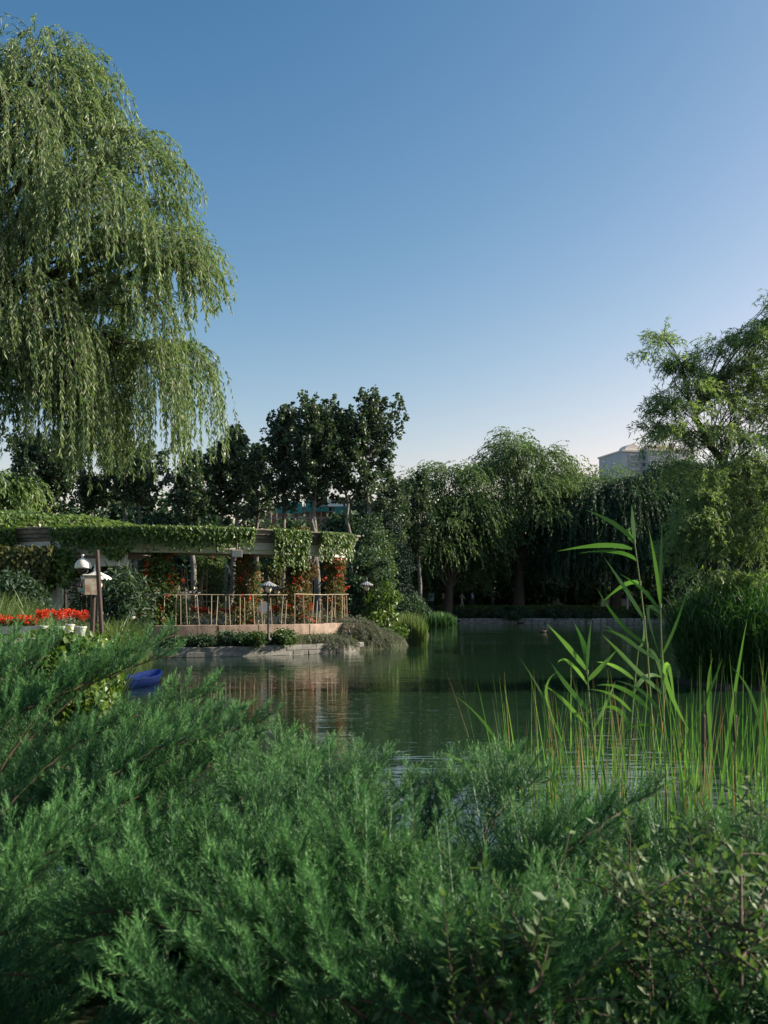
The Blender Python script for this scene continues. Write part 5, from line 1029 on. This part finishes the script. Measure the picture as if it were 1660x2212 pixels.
# ------------------------------------------------------------------ junipers
def twiglet(seed):
    """one small scale leaf twig of unit length along +x, its side shoots combed forward"""
    rng = rs(seed); V = []; F = []; n = 11; ax = bez((0, 0, 0), (.5, 0, .03), (1, 0, .12), 4)
    for i in range(3):
        s_ = unit(np.cross(ax[i + 1] - ax[i], rng.normal(size=3))) * .024 * (1.15 - i * .3); k = len(V); V.extend([ax[i] - s_, ax[i] + s_, ax[i + 1]]); F.append((k, k + 1, k + 2))
    for j in range(n):
        u = .08 + .84 * j / n; p = np.array([u, 0, .12 * u * u]); roll = j * 2.4 + rng.normal(0, .5); an = R(rng.uniform(24, 42)); d = np.array([math.cos(an), math.sin(an) * math.cos(roll), math.sin(an) * math.sin(roll) + .1]); l = (.36 * (1 - u) + .2) * rng.uniform(.7, 1.2); s_ = unit(np.cross(d, rng.normal(size=3))) * .024; q = len(V)
        V.extend([p - s_, p + s_, p + d * l + np.array([l * .1, 0, 0])]); F.append((q, q + 1, q + 2))
    return np.array(V), np.array(F)
PL = [twiglet(700 + i) for i in range(8)]
def canopy(x, y):
    lump = .13 * np.sin(x * 5.2 + 1.3 * np.sin(y * 3.1)) * np.sin(y * 4.4 + 1.1 * x) + .06 * np.sin(x * 9 - y * 5)
    return 1.47 + lump + .62 * sm(-.95, -2.0, x) * sm(2.9, 4.6, y) - .2 * sm(.5, 1.5, x) - .2 * sm(-.35, .05, x) * sm(3.3, 4.1, y) - .2 * sm(3, 2.1, y) + .2 * sm(3.6, 5.0, y) * sm(.1, -.5, x) + .22 * np.exp(-((x + 1.0) / .5) ** 2) * sm(3.2, 4.0, y)
def juniper(label, cx, cy, nb, rad, seed, explicit=(), tipz=0., big=1., heroes=None):
    rng = rs(seed); b0 = gz(cx, cy); t = thing('juniper', label, 'juniper', (cx, cy, b0), 'spreading junipers on the near bank'); gt = G(); gl = G(); br = []
    for i in range(nb):
        a = i * 2.39996 + rng.normal(0, .2); r = rad * math.sqrt((i + .6) / nb) * rng.uniform(.8, 1.1); x, y = cx + r * math.cos(a), cy + r * math.sin(a); lay = rng.random()
        z = float(canopy(x, max(y, 1.6))) + tipz - (0.12 + .62 * lay ** 1.2) - .3 * float(sm(0, -.6, y - cy) * sm(3.0, 3.4, cy)) * (.8 if i > nb * .3 else .5)
        if y < 1.75: y = 1.75 + rng.random() * .3; z -= .15
        br.append((np.array([cx + rng.normal(0, .12), cy + rng.normal(0, .12), b0]), np.array([x, y, z]), None, .010))
    for i in range(heroes if heroes is not None else max(7, nb // 3)):                                # long sprays standing clear of the mass
        a = i * 2.39996 + .7 + rng.normal(0, .3); r = rad * rng.uniform(.45, 1.15); x, y = cx + r * math.cos(a), max(1.9, cy + r * math.sin(a)); z = float(canopy(x, y)) + tipz + rng.uniform(-.06, .12) * (1 if y > 2.4 else .3)
        a0 = np.array([cx, cy, b0 + .25]); e_ = np.array([x, y, z]); e_ = a0 + (e_ - a0) * 1.0; br.append((a0 * .55 + e_ * .45 - (0, 0, .12), e_, None, .007))
    for i in range(max(14, nb // 3)):                               # low inner branches close to the soil
        a = i * 2.39996 + 1; r = rad * math.sqrt((i + .6) / max(14, nb // 3)) * 1.05; x, y = cx + r * math.cos(a), max(1.8, cy + r * math.sin(a)); br.append((np.array([cx, cy, b0]), np.array([x, y, b0 + rng.uniform(.18, .4)]), None, .008))
    for e in explicit:
        a = P(*e[0]); b = P(*e[1]); br.append((a, b, e[2] if len(e) > 2 else None, (e[3] * .8 if len(e) > 3 else .0052) + 1))
    PO = []; DI = []; UP = []; SCL = []; VR = []
    def spray(p0, d, L, nrm, bv, tipk=.6):
        n = max(6, int(L / .0085)); u = (np.arange(n) + rng.random(n) * .6) / n; side = unit(np.cross(d, nrm)); bow = rng.normal(0, .06)
        q = p0 + d * L * u[:, None] + nrm * L * (.13 * u * u)[:, None] + side * L * (bow * u * u)[:, None]; tn = unit(d + nrm * (.26 * u)[:, None] + side * (2 * bow * u)[:, None])
        an = np.radians(54 - 26 * u + rng.normal(0, 8, n)); ph = (np.arange(n) % 2) * math.pi + rng.normal(0, .55, n); o = side * np.cos(ph)[:, None] + nrm * (np.sin(ph) + .45)[:, None]; dd = unit(tn * np.cos(an)[:, None] + o * np.sin(an)[:, None]); dd[-1] = tn[-1]
        PO.append(q); DI.append(dd); UP.append(np.broadcast_to(nrm, (n, 3)) + rng.normal(0, .3, (n, 3))); SCL.append((.036 + .062 * (1 - u) ** .8 * min(1, L / .4)) * np.minimum(1, .45 + 2.5 * u) * rng.uniform(.7, 1.2, n)); VR.append(np.clip(bv + .2 * rng.random(n) + tipk * np.clip((u - .5) * 2, 0, 1) * rng.random(n) ** .5, 0, 1))  # spray ends lightened in leaf colour to stand for sunlit tips
        tube(gl, [p0, q[n // 2], q[-1]], [.0034, .0024, .0012], 3, .25, cap=False)
    for (a, b, mid, r0) in br:
        ex = r0 > 1; r0 = r0 - 1 if ex else r0
        l = np.linalg.norm(b - a); m = P(*mid) if mid is not None else (a * .5 + b * .5) + np.array([0, 0, .16 * l]) + rng.normal(0, .05, 3); K = 16; pts = bez(a, m, b, K); pts[1:-1] += rng.normal(0, l * .006, (K - 2, 3))
        tube(gt, pts, np.linspace(r0, .003, K), 5); T = unit(np.gradient(pts, axis=0)); ns = int(9 + 13 * l); bb = (.08 + .25 * rng.random()) if ex or r0 == .007 else .2 * rng.random(); sk = 1 if rng.random() < .5 else 0  # leaf tone lighter on standout sprays, darker in the mass, as painted contrast
        for j in range(ns):
            u = .06 + .92 * j / ns; i = min(int(u * (K - 1)), K - 2); f = u * (K - 1) - i; p = pts[i] * (1 - f) + pts[i + 1] * f; tn = T[i]; sd = unit(np.cross(tn, (0, 0, 1.))); nr = np.cross(sd, tn)
            ph = (j + sk) % 2 * math.pi + rng.normal(.0, .8); o = sd * math.cos(ph) + nr * (abs(math.sin(ph)) * .7 + .25); an = R(rng.uniform(22, 40)); d = unit(tn * math.cos(an) + unit(o) * math.sin(an)); L = ((.22 if ex else .38) * (1.05 - u) + (.07 if ex else .10)) * rng.uniform(.75, 1.25) * big
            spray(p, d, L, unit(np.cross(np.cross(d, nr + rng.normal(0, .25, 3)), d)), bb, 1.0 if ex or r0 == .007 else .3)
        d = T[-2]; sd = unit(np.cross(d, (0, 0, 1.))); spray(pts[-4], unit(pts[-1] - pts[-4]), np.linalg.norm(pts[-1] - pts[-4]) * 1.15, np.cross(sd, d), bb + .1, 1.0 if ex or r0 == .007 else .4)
    PO, DI, UP, SCL, VR = map(np.concatenate, (PO, DI, UP, SCL, VR)); yv = unit(np.cross(UP, DI)); zv = np.cross(DI, yv); Mx = np.stack([DI, yv, zv], 2) * SCL[:, None, None]; kk = rng.integers(0, 8, len(PO))
    for k in range(8):
        w_ = kk == k; V0, F0 = PL[k]; V = np.einsum('mij,nj->mni', Mx[w_], V0) + PO[w_][:, None]; n0 = len(V0); m_n = int(w_.sum())
        gl.add(V.reshape(-1, 3), (F0[None] + (np.arange(m_n) * n0)[:, None, None]).reshape(-1, 3), np.repeat(VR[w_], n0))
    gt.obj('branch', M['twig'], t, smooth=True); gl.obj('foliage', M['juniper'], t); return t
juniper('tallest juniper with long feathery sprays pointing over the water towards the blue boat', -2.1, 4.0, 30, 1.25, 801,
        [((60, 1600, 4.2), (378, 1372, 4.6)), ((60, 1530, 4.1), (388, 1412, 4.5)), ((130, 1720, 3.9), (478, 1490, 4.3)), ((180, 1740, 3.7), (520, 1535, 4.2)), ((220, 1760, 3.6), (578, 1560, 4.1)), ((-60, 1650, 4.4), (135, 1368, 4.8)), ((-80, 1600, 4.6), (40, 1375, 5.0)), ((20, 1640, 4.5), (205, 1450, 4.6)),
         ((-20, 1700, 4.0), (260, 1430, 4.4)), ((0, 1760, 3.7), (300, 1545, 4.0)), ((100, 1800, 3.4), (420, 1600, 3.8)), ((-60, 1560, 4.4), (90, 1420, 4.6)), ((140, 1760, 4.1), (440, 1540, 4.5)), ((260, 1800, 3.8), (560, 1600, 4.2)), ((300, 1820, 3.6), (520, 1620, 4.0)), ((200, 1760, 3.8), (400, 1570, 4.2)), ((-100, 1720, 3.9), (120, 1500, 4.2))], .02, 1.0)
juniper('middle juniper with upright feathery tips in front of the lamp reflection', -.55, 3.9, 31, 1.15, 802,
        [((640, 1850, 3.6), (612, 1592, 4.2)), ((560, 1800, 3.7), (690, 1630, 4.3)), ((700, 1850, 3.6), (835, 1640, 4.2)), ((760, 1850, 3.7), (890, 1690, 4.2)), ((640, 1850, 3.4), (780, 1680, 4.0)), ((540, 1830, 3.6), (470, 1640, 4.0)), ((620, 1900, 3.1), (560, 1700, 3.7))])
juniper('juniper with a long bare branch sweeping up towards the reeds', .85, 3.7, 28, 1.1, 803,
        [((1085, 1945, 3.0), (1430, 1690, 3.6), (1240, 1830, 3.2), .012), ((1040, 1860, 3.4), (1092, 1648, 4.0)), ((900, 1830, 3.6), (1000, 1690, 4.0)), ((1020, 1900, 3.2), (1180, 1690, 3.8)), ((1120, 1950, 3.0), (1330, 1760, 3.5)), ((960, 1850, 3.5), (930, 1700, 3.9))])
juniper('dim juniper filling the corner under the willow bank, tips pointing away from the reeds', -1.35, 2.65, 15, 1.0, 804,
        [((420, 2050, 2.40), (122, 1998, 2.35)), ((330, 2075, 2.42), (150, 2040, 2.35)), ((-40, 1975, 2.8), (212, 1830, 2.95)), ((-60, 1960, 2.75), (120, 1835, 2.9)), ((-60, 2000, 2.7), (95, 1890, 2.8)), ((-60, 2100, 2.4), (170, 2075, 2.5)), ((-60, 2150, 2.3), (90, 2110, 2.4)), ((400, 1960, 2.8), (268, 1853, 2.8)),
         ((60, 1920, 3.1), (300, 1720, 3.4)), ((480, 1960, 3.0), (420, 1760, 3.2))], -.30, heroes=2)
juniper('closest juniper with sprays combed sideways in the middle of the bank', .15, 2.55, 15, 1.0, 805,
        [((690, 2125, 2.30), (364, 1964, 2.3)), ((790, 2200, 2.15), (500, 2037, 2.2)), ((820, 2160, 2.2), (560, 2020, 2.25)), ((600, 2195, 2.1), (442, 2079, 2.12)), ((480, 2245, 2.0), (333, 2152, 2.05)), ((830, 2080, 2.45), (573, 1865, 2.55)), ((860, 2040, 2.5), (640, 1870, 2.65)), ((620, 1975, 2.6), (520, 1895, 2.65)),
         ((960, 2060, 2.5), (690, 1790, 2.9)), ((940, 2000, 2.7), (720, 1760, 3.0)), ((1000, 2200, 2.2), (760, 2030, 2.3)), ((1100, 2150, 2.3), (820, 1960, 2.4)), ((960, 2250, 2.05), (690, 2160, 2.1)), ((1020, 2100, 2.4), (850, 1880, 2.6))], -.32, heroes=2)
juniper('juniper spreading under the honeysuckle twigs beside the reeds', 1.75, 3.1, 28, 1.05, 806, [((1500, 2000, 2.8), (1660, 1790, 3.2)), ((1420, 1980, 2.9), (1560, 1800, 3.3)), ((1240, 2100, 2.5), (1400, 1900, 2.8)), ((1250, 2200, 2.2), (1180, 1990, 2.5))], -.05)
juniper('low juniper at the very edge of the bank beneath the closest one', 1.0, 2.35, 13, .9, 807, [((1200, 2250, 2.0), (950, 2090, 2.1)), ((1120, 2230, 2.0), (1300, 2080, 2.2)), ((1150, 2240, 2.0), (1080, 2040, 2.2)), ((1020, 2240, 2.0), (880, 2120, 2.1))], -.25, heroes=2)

# ------------------------------------------------------------------ honeysuckle twigs among the junipers
def honey(label, tw, seed, name='honeysuckle', LL=.034, mat='honey', spacing=.022, shoots=3):
    rng = rs(seed); b = P(*tw[0][0]); t = thing(name, label, 'shrub', (b[0], b[1], gz(b[0], b[1])), 'honeysuckle among the junipers'); gt = G(); gl = G()
    def run(pts, r):
        tube(gt, pts, np.linspace(r, r * .4, len(pts)), 5); seg = np.linalg.norm(np.diff(pts, axis=0), axis=1); s = np.concatenate([[0], np.cumsum(seg)]); n = int(s[-1] / spacing); u = np.repeat(np.linspace(.02, 1, n) * s[-1], 2)
        p = np.stack([np.interp(u, s, pts[:, i]) for i in range(3)], 1); tn = unit(np.stack([np.interp(u, s, np.gradient(pts[:, i], s)) for i in range(3)], 1)); a = np.repeat(rng.random(n) * 3.14, 2) + np.tile([0, math.pi], n); o = unit(np.cross(tn, rng.normal(size=3))); o2 = np.cross(tn, o)
        d = tn * .5 + o * np.cos(a)[:, None] + o2 * np.sin(a)[:, None] + rng.normal(0, .15, (len(u), 3)); leaves(gl, p, d, unit(np.array([0, 0, 1.]) + rnd(rng, len(u)) * .7), LL * rng.uniform(.6, 1.2, len(u)), LL * .42, rng.random(len(u)), fold=.08)
    for q in tw:
        a, m, e = [P(*w_) for w_ in q]; pts = bez(a, 2 * m - (a + e) / 2, e, 14); run(pts, .0045)
        for k in range(shoots):
            i = rng.integers(3, 12); l = rng.uniform(.08, .24); d = unit(unit(pts[i + 1] - pts[i]) * .7 + rnd(rng, 1)[0] * .8 + np.array([0, 0, .3])); run(bez(pts[i], pts[i] + d * l * .5 + (0, 0, .02), pts[i] + d * l, 7), .0022)
    gt.obj('twig', M['twig'], t); gl.obj('foliage', M[mat], t)
hz = []
rng = rs(640)
for i in range(26):
    px = rng.uniform(1380, 1760); py = rng.uniform(1950, 2260); Y0 = rng.uniform(2.0, 2.6); dx = rng.uniform(-190, 60); dy = rng.uniform(-170, -20); hz.append(((px, py, Y0), (px + dx * .5, py + dy * .65, Y0 + .06), (px + dx, py + dy, Y0 + .15)))
hz += [((1690, 1960, 2.6), (1600, 1850, 2.8), (1500, 1790, 3.0)), ((1680, 1840, 2.9), (1580, 1800, 3.0), (1430, 1790, 3.1)), ((1700, 1800, 3.0), (1640, 1760, 3.1), (1570, 1700, 3.3))]
honey('honeysuckle shrub with thin arching twigs and tiny shiny leaves', hz, 641, shoots=4)
hz = []
for i in range(12):
    px = rng.uniform(960, 1230); py = rng.uniform(2140, 2290); Y0 = rng.uniform(1.95, 2.15); hz.append(((px, py, Y0), (px + rng.uniform(-40, 40), py - 60, Y0 + .03), (px + rng.uniform(-80, 60), py - rng.uniform(90, 170), Y0 + .06)))
honey('small honeysuckle patch with pale shiny leaves at the bottom of the bank', hz, 642, shoots=3, LL=.04)
M['yellow'] = leafmat('yellowing leaf', (.22, .20, .03), (.38, .32, .06), .35, .5, .3)
honey('small yellowing shoot among the closest juniper sprays', [((800, 2000, 2.75), (795, 1930, 2.75), (785, 1868, 2.78)), ((800, 2000, 2.75), (815, 1950, 2.75), (812, 1900, 2.78))], 645, name='yellow_shoot', shoots=3, spacing=.014, LL=.022, mat='yellow')
honey('single upright honeysuckle shoot with a pale straight stem', [((880, 2010, 2.6), (884, 1900, 2.6), (893, 1775, 2.62))], 643, shoots=0, spacing=.04, LL=.03)
honey('honeysuckle shoot with pale leaf pairs climbing beside the long bare branch', [((1130, 2060, 2.5), (1190, 1940, 2.5), (1230, 1800, 2.55)), ((1150, 2020, 2.5), (1210, 1960, 2.5), (1260, 1900, 2.5))], 644, shoots=2, spacing=.05, LL=.036)
